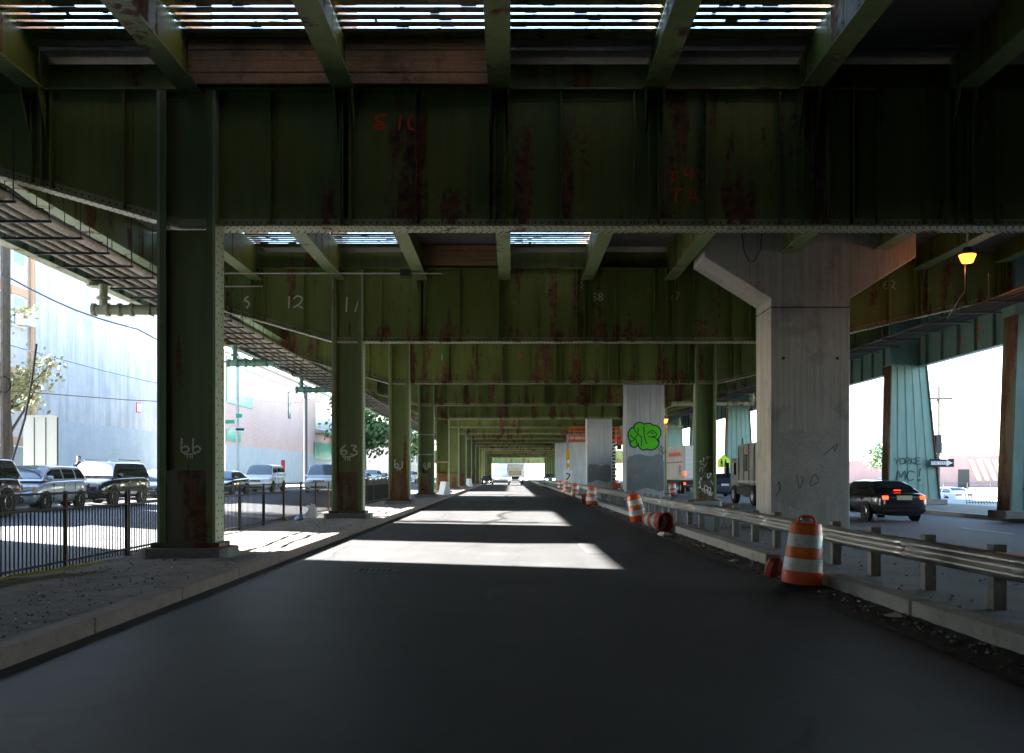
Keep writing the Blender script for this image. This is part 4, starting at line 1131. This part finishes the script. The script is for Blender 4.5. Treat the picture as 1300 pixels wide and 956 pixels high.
# box truck, rear towards us
root = thing('box_truck', 'white box truck with red lettering and lit tail lights past the graffiti pier', 'truck', (15.55, 78.2, .004), 0)
b = MB(); b.box(-1.27, 1.27, 0, 9.2, 1.15, 4.05, TRW); bd = b.build('cargo_box', root, bev=.03)
b = MB(); b.box(-1.1, 1.1, -.02, -.004, 1.3, 3.95, WHITE); dr = b.build('rear_door', bd)
b = MB()
for q in range(6): b.box(-1.08, 1.08, -.028, -.021, 1.65 + q * .4, 1.665 + q * .4, SIGNGREY)
b.build('door_seam', dr)
b = MB(); b.box(.05, 1.0, -.032, -.0285, 2.9, 3.4, mat('blue_panel', (.02, .06, .4), .5)); b.box(.05, 1.0, -.032, -.0285, 2.25, 2.85, REDPOST); b.build('rear_graphic', dr)
fnl = lambda u, v, o: (-1.272 - o, u, v)
b = MB()
for i in range(14):   # blurred red script along the side
    u = 1.2 + i * .42
    b.ribbon([(u, 3.2), (u + .15, 3.55), (u + .25, 3.2), (u + .38, 3.4)], .1, fnl, .004 + .001 * (i % 3), REDSP)
b.box(-1.279, -1.274, .3, 8.8, 2.62, 2.72, mat('brown_stripe', (.3, .08, .05), .6))
b.build('side_lettering', bd)
b = MB(); b.prism([(1.0, 1.9), (1.45, 1.5), (1.9, 1.9), (1.9, 2.35), (1.45, 2.45), (1.0, 2.35)], lambda u, v, w: (w, u, v), -1.28, -1.273, mat('shield_brown', (.35, .2, .14), .6)); b.build('side_emblem', bd)
b = MB(); b.box(-1.0, 1.0, .3, 11.0, .75, 1.14, DGREY); b.box(-1.2, 1.2, .0, .12, .55, .7, DGREY); b.build('chassis', root)
b = MB(); b.box(-1.15, 1.15, 9.5, 11.4, .6, 2.8, TRW); b.build('cab', root, bev=.15)
truck_wheels(root, (1.6, 2.8, 10.2), 1.2)
for x, z in ((-1.15, .78), (.95, .78), (-1.13, 1.55), (1.13, 1.55)):
    b = MB(); b.box(x - .09, x + .09, -.05, -.03, z, z + (.16 if z < 1 else .3), TAIL); b.build('tail_light', root)
# garbage truck (drives away; open hopper body in front of us)
root = thing('garbage_truck', 'dirty white garbage truck half hidden behind the hammerhead pier', 'truck', (13.75, 46.5, .004), 0)
b = MB(); b.prism([(0, 1.0), (5.6, 1.15), (5.6, 2.95), (5.2, 3.25), (.8, 3.3), (0, 2.6)], lambda u, v, w: (w, u, v), -1.22, 1.22, TRG); bd = b.build('hopper', root, bev=.04)
b = MB()
for y in (.9, 2.0, 3.1, 4.2, 5.3): b.box(-1.27, -1.222, y, y + .1, 1.15, 3.2, TRG)
b.box(-1.26, -1.222, 3.55, 3.6, 1.8, 2.7, DGREY); b.box(-1.26, -1.222, 3.9, 3.95, 1.8, 2.7, DGREY)
b.box(-1.28, -1.222, .1, 5.5, 1.2, 1.32, SIGNGREY); b.build('side_rib', bd)
b = MB(); b.tube([(-1.1, .5, 3.3), (-1.1, .5, 3.55)], .06, PIPED, 6); b.tube([(-1.1, 5.0, 3.2), (-1.1, 5.0, 3.6)], .05, PIPED, 6); b.build('exhaust', root)
b = MB(); b.box(-1.1, 1.1, 6.0, 7.9, .75, 2.55, TRG); cb = b.build('cab', root, bev=.12)
b = MB(); b.box(-1.112, -1.102, 6.5, 7.5, 1.6, 2.3, GLASS); b.build('side_window', cb)
b = MB(); b.box(-.9, .9, 5.985, 5.997, 1.7, 2.35, GLASS); b.build('rear_window', cb)
b = MB(); b.box(-1.45, -1.25, 7.5, 7.62, 1.5, 2.3, DGREY); b.build('mirror', root, bev=.03)
b = MB(); b.box(-1.1, 1.1, .3, 7.6, .55, .98, DGREY); b.build('chassis', root)
truck_wheels(root, (1.5, 2.7, 6.9), 1.18, .52)
# far oncoming truck
root = thing('oncoming_truck', 'white box truck with headlights on, coming towards us at the far end', 'truck', (.75, 143, 0), 0)
b = MB(); b.box(-1.25, 1.25, 1.9, 9, 1.0, 3.2, CWHITE); b.build('cargo_box', root, bev=.04)
b = MB(); b.box(-1.05, 1.05, 0, 1.8, .55, 2.5, CWHITE); cb = b.build('cab', root, bev=.12)
b = MB(); b.box(-.9, .9, -.012, -.003, 1.5, 2.2, GLASS); b.build('windshield', cb)
b = MB(); b.box(-.55, .55, -.015, -.003, .9, 1.3, DGREY); b.build('grille', cb)
for s in (-1, 1):
    b = MB(); b.box(*sorted((s * .62, s * .98)), -.03, -.003, .85, 1.1, HEADON); b.build('headlight', root)
truck_wheels(root, (.9, 7.0), 1.15, .48)

# ------------------------------------------------------------------ signs, lamps, signals
def pole_sign(name, lb, x, y, z0, zt, r=.04, m=GALV, cat='sign'):
    root = thing(name, lb, cat, (x, y, z0)); b = MB(); b.tube([(0, 0, 0), (0, 0, zt)], r, m, 8); b.build('pole', root); return root
rt = pole_sign('school_crossing_sign', 'yellow green pentagon school crossing sign left of the garbage truck', 14.05 + 2.9, 75.3 - 1.6, .15, 2.9)
rt.location = (16.55 + .0, 73.4, .15)
b = MB(); b.prism([(-.48, 2.0), (.48, 2.0), (.48, 2.6), (0, 3.05), (-.48, 2.6)], lambda u, v, w: (u, w, v), -.07, -.05, SIGNY); pn = b.build('panel', rt)
b = MB()
for s in (-.16, .14): b.lathe([(0, -.078), (.06, -.078), (.06, -.072)], BLKSP, 10, None, (0, 0, 0)) if False else b.box(s - .05, s + .05, -.08, -.073, 2.55, 2.66, BLKSP); b.box(s - .07, s + .07, -.08, -.073, 2.25, 2.53, BLKSP); b.box(s - .09, s - .03, -.08, -.073, 2.08, 2.24, BLKSP); b.box(s + .03, s + .09, -.08, -.073, 2.08, 2.24, BLKSP)
b.build('walking_figures', pn)
def street_light(lb, x, y, z, s=1.):
    root = thing('hanging_lamp', lb, 'lamp', (x, y, z), 0, 'lit orange lamps under the viaduct')
    b = MB(); b.lathe([(.0, .26 * s), (.10 * s, .26 * s), (.14 * s, .14 * s), (.24 * s, .10 * s), (.24 * s, .06 * s)], DGREY, 16); b.build('housing', root)
    b = MB(); b.lathe([(.0, -.17 * s), (.14 * s, -.15 * s), (.2 * s, 0), (.22 * s, .06 * s), (0, .06 * s)], LAMP, 16); b.build('globe', root, smooth=True)
    b = MB(); b.tube([(0, 0, .26 * s), (0, 0, .7), (.5, 0, .9), (.9, 0, .95)], .03, PIPE, 6); b.build('bracket', root)
    b = MB(); b.tube([(-.05, .05, -.1), (-.05, .05, -1.0), (-.2, .05, -1.15), (-.55, .1, -1.75)], .018, PIPED, 5); b.build('cable', root)
    l = bpy.data.lights.new('lamp_light', 'POINT'); l.energy = 1.5; l.color = (1, .36, .08); l.shadow_soft_size = .2
    o = bpy.data.objects.new('lamp_light', l); COL.objects.link(o); o.parent = root; o.location = (0, 0, -.35)
street_light('large lit orange lamp hanging right of the hammerhead pier', 13.05, 27.0, 7.85, 1.05)
street_light('small lit orange lamp beside the green graffiti pier', 9.85, 60.5, 5.1, 1.1)
def signal(lb, x, y, z, housing, lit):
    root = thing('traffic_signal', lb, 'traffic light', (x, y, z), 0)
    b = MB(); b.box(-.2, .2, -.1, .12, -.55, .55, housing); b.build('housing', root, bev=.03)
    for i, c in enumerate(lit):
        b = MB(); b.lathe([(0, -.02), (.13, -.02), (.13, .02)], c, 14, None, (0, 0, 0), 'x'); o = b.build('lens', root); o.rotation_euler = (0, 0, R(-90)); o.location = (0, -.11, .35 - i * .35)
    b = MB(); b.tube([(0, 0, .55), (0, 0, 1.6)], .04, PIPED, 6); b.build('hanger', root)
signal('dark traffic light showing red between the pale pier and graffiti pier', 9.55, 83, 4.35, DGREY, (REDLIT, REDLIT, DGREY))
signal('yellow traffic light far off, left of the pale concrete pier', 6.1, 100, 3.75, mat('signal_yellow', (.8, .45, .02), .5), (DGREY, DGREY, DGREY))
rt = pole_sign('arrow_sign', 'white sign with bent black arrow below the yellow traffic light', 6.0, 99, .02, 3.1, .05)
b = MB(); b.box(-.45, .45, -.08, -.06, .6, 2.1, SIGNW); b.ribbon([(-.15, 1.05), (.05, 1.25), (.2, 1.6), (-.2, 1.7)], .12, lambda u, v, o: (u, -.08 - o, v), .003, BLKSP); b.build('panel', rt)
b = MB(); b.box(-.16, .16, -.07, -.05, 2.3, 2.8, mat('sign_amber', (.75, .38, .03), .5)); b.build('panel', rt)
# scissor lift behind third pier
root = thing('scissor_lift', 'orange raised work platform behind the pale concrete pier', 'lift', (8.2, 91.5, .02))
b = MB()
for z in (4.75, 5.3, 5.75, 6.1): b.box(-2.6, 2.5, -.9, -.84, z, z + (.22 if z < 5 else .08), ORSTEEL); b.box(-2.6, 2.5, .84, .9, z, z + (.22 if z < 5 else .08), ORSTEEL)
for x in (-2.6, -2.1, -1.4, 1.3, 1.9, 2.42): b.box(x, x + .08, -.901, -.84, 4.97, 6.1, ORSTEEL)
b.build('platform', root)
for q in range(6):
    b = MB(); z = .8 + q * .65
    for yy in (-.5, .5):
        b.tube([(.6, yy, z), (2.1, yy, z + .65)], .05, WHITE, 6); b.tube([(2.1, yy + .06, z), (.6, yy + .06, z + .65)], .05, WHITE, 6)
    b.build('scissor_arm', root)
b = MB(); b.box(.4, 2.4, -.8, .8, .3, .8, ORSTEEL); b.build('chassis', root, bev=.03)
b = MB(); b.box(-.5, .5, -.05, .05, .3, .95, ORANGE); b.box(-.5, .5, -.06, -.052, .45, .6, WHITE); b.box(-.5, .5, -.06, -.052, .75, .87, WHITE)
o = b.build('barricade'); o.location = (19.4, 52.5, .15); tag(o, 'orange and white barricade glimpsed left of the black sedan', 'barricade')
# bent bike-rack like railing beside the right pavement
root = thing('bent_railing', 'bent grey picket railing on the far pavement in front of the white sedan', 'railing', (22.7, 47, .15), .15)
b = MB()
for i in range(16): b.tube([(i * .16, 0, 0), (i * .16 - .22 - .01 * i, -.1, .85 - .02 * i)], .014, PIPED, 5)
b.tube([(-.2, -.1, .82), (2.1, -.1, .55)], .02, PIPED, 6); b.tube([(-.03, 0, .1), (2.4, 0, .06)], .02, PIPED, 6); b.build('railing_panel', root)

# left side street furniture
rt = pole_sign('utility_pole', 'thick wooden utility pole at the left edge with coiled cables', -17.95, 33.6, .62, 11.5, .17, BARK, 'pole')
b = MB()
for q in range(3): b.tube([(.25 * math.cos(a * .7) + .05, -.2, 4.2 + .3 * math.sin(a * .7)) for a in range(10)], .02, PIPED, 5, False); b.tube([(-.5 + .3 * math.cos(a * .7), -.2 - .02 * q, 4.1 + .28 * math.sin(a * .7)) for a in range(10)], .02, PIPED, 5, False)
b.build('cable_coil', rt)
b = MB(); b.tube([(2.2, 14, 4.6), (1.1, 8, 4.3), (0, 0, 4.0)], .02, PIPED, 5); b.build('wire', rt)
rt = pole_sign('road_sign', 'large blank grey sign back on a pole at the left edge', -17.4, 31.2, .62, 3.6, .05)
b = MB(); b.box(-.95, .12, -.03, .0, 2.35, 3.3, SIGNGREY); b.build('panel', rt)
b = MB(); b.tube([(-16.55, 33, 6.2), (-16.7, 33, 5.0), (-16.95, 33, 3.6), (-17.4, 33, 2.1), (-17.6, 33, .62)], .04, PIPED, 6); tag(b.build('guy_wire'), 'dark guy cable slanting down beside the pale facade', 'cable')
b = MB()
for i in range(3):
    x = -23.2 + i * .55
    b.box(x, x + .52, 45, 45.05, .62, 4.35, SIGNGREY)
    b.box(x + .52, x + .55, 44.97, 45.06, .62, 4.4, FENCE)
b.box(-23.2, -21.55, 44.96, 45.07, 4.35, 4.45, SIGNGREY)
tag(b.build('metal_hoarding'), 'grey green metal hoarding panels standing behind the silver hatchback', 'hoarding')
def wire(name, lb, pts, r=.022):
    b = MB(); q = []
    for (a, c) in zip(pts, pts[1:]):
        for t in range(6): u = t / 6; q.append((a[0] + (c[0] - a[0]) * u, a[1] + (c[1] - a[1]) * u, a[2] + (c[2] - a[2]) * u - math.sin(math.pi * u) * .25))
    q.append(pts[-1]); b.tube(q, r, NAVY, 5); tag(b.build(name), lb, 'cable')
wire('overhead_cable', 'thick blue cable crossing before the grey wall down to the nearest column', [(-18.0, 33.4, 8.75), (-15.8, 40, 7.8), (-14, 47, 7.2)], .035)
wire('overhead_cable', 'thin cable crossing low before the grey wall', [(-18.0, 33.4, 6.3), (-17.9, 60, 6.7), (-18.1, 83, 8.0)], .02)
wire('overhead_cable', 'cable between light pole and utility pole before the brick building', [(-18.1, 60.6, 8.9), (-18.1, 83, 9.1)], .03)
rt = pole_sign('light_pole', 'slim pale metal pole with street name signs before the brick building', -18.0, 62.3, .62, 9.2, .10, mat('pale_metal', (.62, .66, .66), .5), 'pole')
b = MB(); b.box(-.75, -.15, -.16, -.13, 4.35, 4.6, SIGNG); b.box(-.05, .35, -.16, -.13, 4.75, 5.0, SIGNG); b.build('street_name_sign', rt)
b = MB(); b.box(-.45, .55, -.2, -.17, 3.85, 4.1, SIGNW); b.box(-.05, .5, -.206, -.201, 3.9, 4.05, BLKSP); b.build('arrow_plate', rt)
rt = pole_sign('utility_pole', 'grey utility pole with pale transformer cluster before the brick building', -18.1, 83.5, .62, 8.9, .17, mat('shaded_pole', (.06, .065, .075), .8), 'pole')  # the pole's shade is put into its dark colour
b = MB(); b.tube([(-.9, 0, 8.3), (1.3, 0, 8.3)], .08, PIPE, 6); b.tube([(.5, -.2, 7.7), (.5, -.2, 8.6)], .26, WHITE, 12); b.tube([(-.4, -.2, 7.9), (-.4, -.2, 8.6)], .2, WHITE, 12); b.tube([(1.4, -.3, 8.5), (1.9, -.3, 8.9)], .15, WHITE, 10); b.build('transformer', rt)
rt = pole_sign('red_banner', 'tall narrow red panel standing before the grey wall band', -16.9, 70.3, .5, 2.1, .03, REDPOST)
b = MB(); b.box(-.14, .14, -.06, -.03, .55, 2.2, REDPOST); b.build('panel', rt)

# person walking behind the parked cars
def person(loc, rz):
    me = bpy.data.meshes.new('person')
    J = {'pel': ((0, 0, .95), .15), 'sp': ((0, 0, 1.15), .13), 'ch': ((0, -.01, 1.38), .15), 'nk': ((0, -.01, 1.52), .06), 'hd': ((0, -.02, 1.62), .085), 'ht': ((0, -.02, 1.74), .075),
         'ls': ((-.19, 0, 1.42), .06), 'le': ((-.24, .02, 1.14), .045), 'lw': ((-.23, -.1, .90), .032), 'lh': ((-.23, -.14, .82), .035),
         'rs': ((.19, 0, 1.42), .06), 're': ((.24, .04, 1.14), .045), 'rw': ((.23, .0, .89), .032), 'rh': ((.23, -.03, .80), .035),
         'lk': ((-.10, -.08, .52), .065), 'la': ((-.10, .02, .10), .045), 'lf': ((-.10, -.14, .05), .04), 'lp': ((-.09, 0, .85), .09),
         'rk': ((.10, -.02, .52), .065), 'ra': ((.10, .12, .10), .045), 'rf': ((.10, -.04, .05), .04), 'rp': ((.09, 0, .85), .09)}
    E = [('pel', 'sp'), ('sp', 'ch'), ('ch', 'nk'), ('nk', 'hd'), ('hd', 'ht'), ('ch', 'ls'), ('ls', 'le'), ('le', 'lw'), ('lw', 'lh'), ('ch', 'rs'), ('rs', 're'), ('re', 'rw'), ('rw', 'rh'), ('pel', 'lp'), ('lp', 'lk'), ('lk', 'la'), ('la', 'lf'), ('pel', 'rp'), ('rp', 'rk'), ('rk', 'ra'), ('ra', 'rf')]
    ks = list(J); me.from_pydata([J[q][0] for q in ks], [(ks.index(a), ks.index(c)) for a, c in E], []); me.materials.append(CLOTH)
    o = bpy.data.objects.new('person', me); COL.objects.link(o)
    o.modifiers.new('skin', 'SKIN'); o.modifiers.new('sub', 'SUBSURF').render_levels = 1
    for i, q in enumerate(ks): me.skin_vertices[0].data[i].radius = (J[q][1],) * 2
    me.skin_vertices[0].data[0].use_root = True
    o.location = loc; o.rotation_euler = (0, 0, rz)
    b = MB(); b.lathe([(0, 1.58), (.082, 1.62), (.094, 1.70), (.08, 1.79), (0, 1.83)], HAIR, 12, None, (0, .015, 0)); b.build('hair', o, smooth=True)
    b = MB(); b.lathe([(0, 1.56), (.07, 1.6), (.075, 1.68), (.06, 1.74), (0, 1.75)], SKIN, 12, None, (0, -.06, 0)); b.build('face', o, smooth=True)
    return tag(o, 'person in dark clothes behind the parked cars, only the head showing', 'person')
person((-18.5, 40.5, .62), .4)

# ------------------------------------------------------------------ buildings
def window(parent, x, y0, y1, z0, z1, fm, gm, bars=2, name='window'):
    b = MB(); b.box(x, x + .08, y0, y1, z0, z1, fm); w = b.build(name, parent)
    b = MB(); n = bars + 1; dy = (y1 - y0 - .16) / n
    for i in range(n): b.box(x + .08, x + .09, y0 + .08 + i * dy + .03, y0 + .08 + (i + 1) * dy - .03, z0 + .1, z1 - .1, gm)
    b.build('pane', w); return w
DBRICK = rough_mat('low_bounce_brick', (.13, .12, .11), (.19, .175, .16), 1, .9, fine=10)  # kept dark so these unseen walls bounce less light
WG = mat('window_glass', (.16, .22, .24), .1, spec=.8)
LT = mat('lintel_tan', (.46, .27, .17), .8)
root = thing('corner_building', 'pale stone faced building with window air conditioners at left edge', 'building')
b = MB(); b.box(-40, -30, 53.4, 59.3, 0, 17.5, STONE); w_ = b.build('wall', root)
for y0 in (54.1, 56.8):
    for z0 in (1.5, 5.7, 10.6, 14.3):
        window(root, -29.999, y0, y0 + 1.5, z0, z0 + 1.9, WHITE, WG, 0)
        b = MB(); b.box(-29.999, -29.85, y0 - .2, y0 + 1.7, z0 + 1.92, z0 + 2.4, LT); b.build('lintel', root)
b = MB(); b.box(-29.9, -29.2, 57.1, 58.1, 10.7, 11.6, SIGNW)
for q in range(6): b.box(-29.199, -29.19, 57.15, 58.05, 10.8 + q * .12, 10.84 + q * .12, DGREY)
tag(b.build('air_conditioner'), 'white window air conditioner on the pale corner building', 'air conditioner')
b = MB(); b.tube([(-29.8, 58.9, 4.2), (-29.8, 58.9, 17.0)], .14, LT, 8); b.build('drainpipe', root)
root = thing('grey_building', 'tall windowless weathered blue grey wall behind the parked cars', 'building')
b = MB(); b.box(-40, -29.9, 59.5, 80.5, 0, 19, WALLG); b.build('wall', root)
b = MB(); b.box(-29.9, -29.82, 59.5, 80.5, 0, 5.2, WALLG2); b.build('painted_band', root)
b = MB(); b.box(-29.89, -29.85, 75.5, 76.4, 6.6, 7.4, REDPOST); b.box(-29.849, -29.84, 75.6, 76.3, 6.7, 7.3, SIGNW); tag(b.build('wall_notice'), 'small red and white notice on the blue grey wall', 'sign')
root = thing('brick_building', 'long faded brick building with green windows and grey painted base', 'building')
b = MB(); b.box(-42, -30, 99.3, 161, 0, 14.5, BRICK); b.build('wall', root)
b = MB(); b.box(-30, -29.9, 99.3, 161, 0, 4.75, WALLG2); b.build('painted_band', root)
b = MB(); b.box(-42.1, -29.85, 99.2, 161.1, 14.5, 14.8, LOT); b.build('coping', root)
GP = mat('green_pane', (.12, .36, .27), .2)
window(root, -29.999, 99.7, 109.6, 9.2, 14.1, FRAMEG, GP, 3)
window(root, -29.999, 99.7, 105.0, 5.2, 6.4, FRAMEG, GP, 1)
window(root, -29.999, 127.4, 128.8, 9.2, 12.7, DGREY, WG, 0)
window(root, -29.999, 145.5, 160.5, 8.7, 12.7, WHITE, mat('pale_pane', (.36, .40, .43), .3), 9)
window(root, -29.89, 144, 160, 3.9, 6.6, FRAMEG, GP, 5)
b = MB(); b.box(-30, -28.5, 145, 160.8, 8.0, 8.4, LOT); b.build('ledge', root)
root = thing('near_building', 'tall brick building beyond the left edge, outside the picture', 'building')
b = MB(); b.box(-50, -30, -130, 26.5, 0, 21, DBRICK); b.build('wall', root)
for i in range(18):
    for z0 in (2, 6, 10, 14): window(root, -29.999, -80 + i * 5.6, -78 + i * 5.6, z0, z0 + 1.9, WHITE, WG, 1)
root = thing('distant_block', 'pale distant block closing the far end of the side street', 'building')
b = MB(); b.box(-46, -24, 188, 300, 0, 12, STONE); b.build('wall', root)
for i in range(10): window(root, -23.999, 190 + i * 10, 193 + i * 10, 4, 7, WHITE, WG, 1)
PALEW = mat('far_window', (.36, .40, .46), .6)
root = thing('side_building', 'narrow brick house left of the picture, outside the frame', 'building')
b = MB(); b.box(-44, -30, 36.3, 39.8, 0, 22, DBRICK); b.build('wall', root)
for z0 in (2, 6, 10): window(root, -29.999, 37.2, 38.7, z0, z0 + 1.9, WHITE, WG, 1)
# right background
root = thing('near_building', 'unseen low brick warehouse added beyond the right edge to block light', 'building')
b = MB(); b.box(23.6, 50, -130, 14, -.5, 9, DBRICK); b.build('wall', root)  # added out of view to keep side light off the near road
for i in range(12):
    b = MB(); b.box(23.54, 23.599, -128 + i * 11.5, -123 + i * 11.5, 3, 5.4, SIGNGREY); w = b.build('window', root)
PALEW = mat('far_window', (.36, .40, .46), .6)
root = thing('low_warehouse', 'low washed-out pinkish warehouse with yellow stripes beyond the bright lot', 'building')
b = MB(); b.box(88, 108, 190, 215, -1.1, 5.4, PINK); b.box(58, 88, 190, 215, -1.1, 4.4, PINK); b.build('wall', root)
b = MB()
for i in range(4):
    x = 92 + i * 1.6; b.hexa([(x + 1.8, 189.9, .4), (x + 2.7, 189.9, .4), (x + 2.7, 189.99, .4), (x + 1.8, 189.99, .4), (x, 189.9, 4.6), (x + .9, 189.9, 4.6), (x + .9, 189.99, 4.6), (x, 189.99, 4.6)], PALEY)
b.build('yellow_stripe', root)
for x in (90, 100.5):
    b = MB(); b.box(x, x + 2.2, 189.9, 189.995, -1.1, 2.6, DGREY); b.build('door', root)
root = thing('distant_tower', 'faint pale tower far off between the piers', 'building')
b = MB(); b.box(160, 172, 430, 445, -1, 42, HAZY); b.build('wall', root)
for i in range(9):
    b = MB(); b.box(161, 171, 429.9, 429.99, 2 + i * 4.3, 4 + i * 4.3, PALEW); b.build('window', root)
root = thing('distant_tower', 'second faint tower, lower and wider, far off on the right', 'building')
b = MB(); b.box(176, 200, 430, 450, -1, 16, HAZY); b.build('wall', root)
for i in range(3):
    b = MB(); b.box(178, 198, 429.9, 429.99, 2 + i * 4.3, 4 + i * 4.3, PALEW); b.build('window', root)

# ------------------------------------------------------------------ trees
def tree(name, lb, x, y, z, h, cr, seed, leafm, n=2600, ls=.16, cz=.66, group='street trees'):
    root = thing(name, lb, 'tree', (x, y, z), 0, group); q = random.Random(seed)
    b = MB(); tips = []
    b.tube([(0, 0, 0), (.05, .03, h * .25), (-.04, 0, h * .5), (.03, 0, h * .8)], [h * .022, h * .017, h * .012, .02], BARK, 8)
    for i in range(11):
        a = q.uniform(0, 6.3); z0 = h * q.uniform(.32, .62); rr_ = cr * q.uniform(.5, 1.)
        e = (math.cos(a) * rr_, math.sin(a) * rr_, h * q.uniform(.5, .97)); md = (e[0] * .45, e[1] * .45, z0 + (e[2] - z0) * .4)
        b.tube([(0, 0, z0), md, e], [h * .008, h * .005, .01], BARK, 5); tips += [e, md, ((e[0] + md[0]) / 2, (e[1] + md[1]) / 2, (e[2] + md[2]) / 2)]
    b.build('trunk', root)
    b = MB(); k = b.mi(leafm); cl = [(t, q.uniform(.22, .48) * cr) for t in tips] + [((q.gauss(0, cr * .4), q.gauss(0, cr * .4), h * q.uniform(.45, .98)), cr * .3) for _ in range(10)]
    for i in range(n):
        (cx, cy, cz_), rad = q.choice(cl); v = Vector((q.gauss(0, 1), q.gauss(0, 1), q.gauss(0, .8))) * rad * .5
        c = Vector((cx, cy, cz_)) + v; a = Vector((q.gauss(0, 1), q.gauss(0, 1), q.gauss(0, 1))).normalized(); u = a.orthogonal().normalized() * ls * q.uniform(.6, 1.3); w = a.cross(u) * .6
        b.face([c - u, c - w, c + u, c + w], leafm)
    b.build('crown', root)
tree('street_tree', 'small pale yellow leaved street tree by the left utility pole', -18.9, 35.6, .62, 7.6, 1.5, 1, LEAFY, 1500, .10)
tree('street_tree', 'thin street tree left of the picture, outside the frame', -29.5, 41.2, .62, 17.5, 2.2, 11, LEAFY, 1100, .16)
tree('street_tree', 'green tree showing between second and third left columns', -22.5, 146, .62, 12.5, 4.6, 2, LEAF, 5200, .34)
tree('street_tree', 'darker green tree showing between third and fourth left columns', -20.5, 190, .6, 12, 4.5, 3, LEAF, 3600, .36)
tree('street_tree', 'narrow green tree just left of the second-to-third column gap', -26.5, 160, .62, 10, 3.5, 6, LEAF, 2600, .34)
for i, (x, y, s) in enumerate(((92, 160, 2.6), (97, 161, 3.2), (102, 162, 2.4), (106, 163, 2.2))):
    q = random.Random(i); b = MB()
    for j in range(900):
        v = Vector((q.gauss(0, 1), q.gauss(0, 1), abs(q.gauss(0, .8)))) * s * .45; a = Vector((q.gauss(0, 1), q.gauss(0, 1), q.gauss(0, 1))).normalized(); u = a.orthogonal().normalized() * .3; w = a.cross(u) * .6
        b.face([v - u, v - w, v + u, v + w], BUSH)
    o = b.build('shrub'); o.location = (x, y, -1.1); tag(o, ('leftmost', 'tallest', 'third from left', 'rightmost')[i] + ' green shrub before the low pinkish warehouse', 'shrub', 'shrubs beyond the lot')
root = thing('distant_overpass', 'dark green crossing overpass closing the far end of the road', 'bridge', (0, 300, 0))
b = MB(); b.box(-60, 60, 0, 14, 5.2, 9.2, G); b.build('girder', root)
for x in (-22, -7.5, 12.5, 26):
    b = MB(); b.box(x, x + 1.0, 5, 6.2, 0, 5.2, CONC); b.build('column', root)
root = thing('distant_block', 'pale blue office block glimpsed beyond the far overpass', 'building')
b = MB(); b.box(-9, 8, 520, 540, 0, 14, HAZY); b.build('wall', root)
for i in range(3):
    b = MB(); b.box(-8, 7, 519.9, 519.99, 1.5 + i * 4, 3.5 + i * 4, PALEW); b.build('window', root)
for i, (x, y, h_) in enumerate(((33.5, 74, 9.5), (52, 118, 10.5))):
    rt = pole_sign('utility_pole', ('nearer', 'farther')[i] + ' thin utility pole standing in the bright lot on the right', x, y, -1, h_, .13, BARK, 'pole')
    b = MB(); b.box(-1.1, 1.1, -.06, .06, h_ - 1.0, h_ - .86, BARK); b.build('crossarm', rt)
tree('street_tree', 'pale tree far off on the right beyond the lot, between tower and pier', 66, 165, -1.1, 9, 3.2, 21, BUSH, 1500, .3)
root = thing('lot_fence', 'long thin wire fence across the bright lot', 'fence', (0, 0, 0))
b = MB()
for z in (-.9, .5): b.box(40, 130, 120, 120.04, z, z + .05, PIPED)
b.build('rail', root)
for i in range(30):
    b = MB(); b.box(40 + i * 3, 40.07 + i * 3, 120, 120.07, -1.1, .6, PIPED); b.build('post', root)
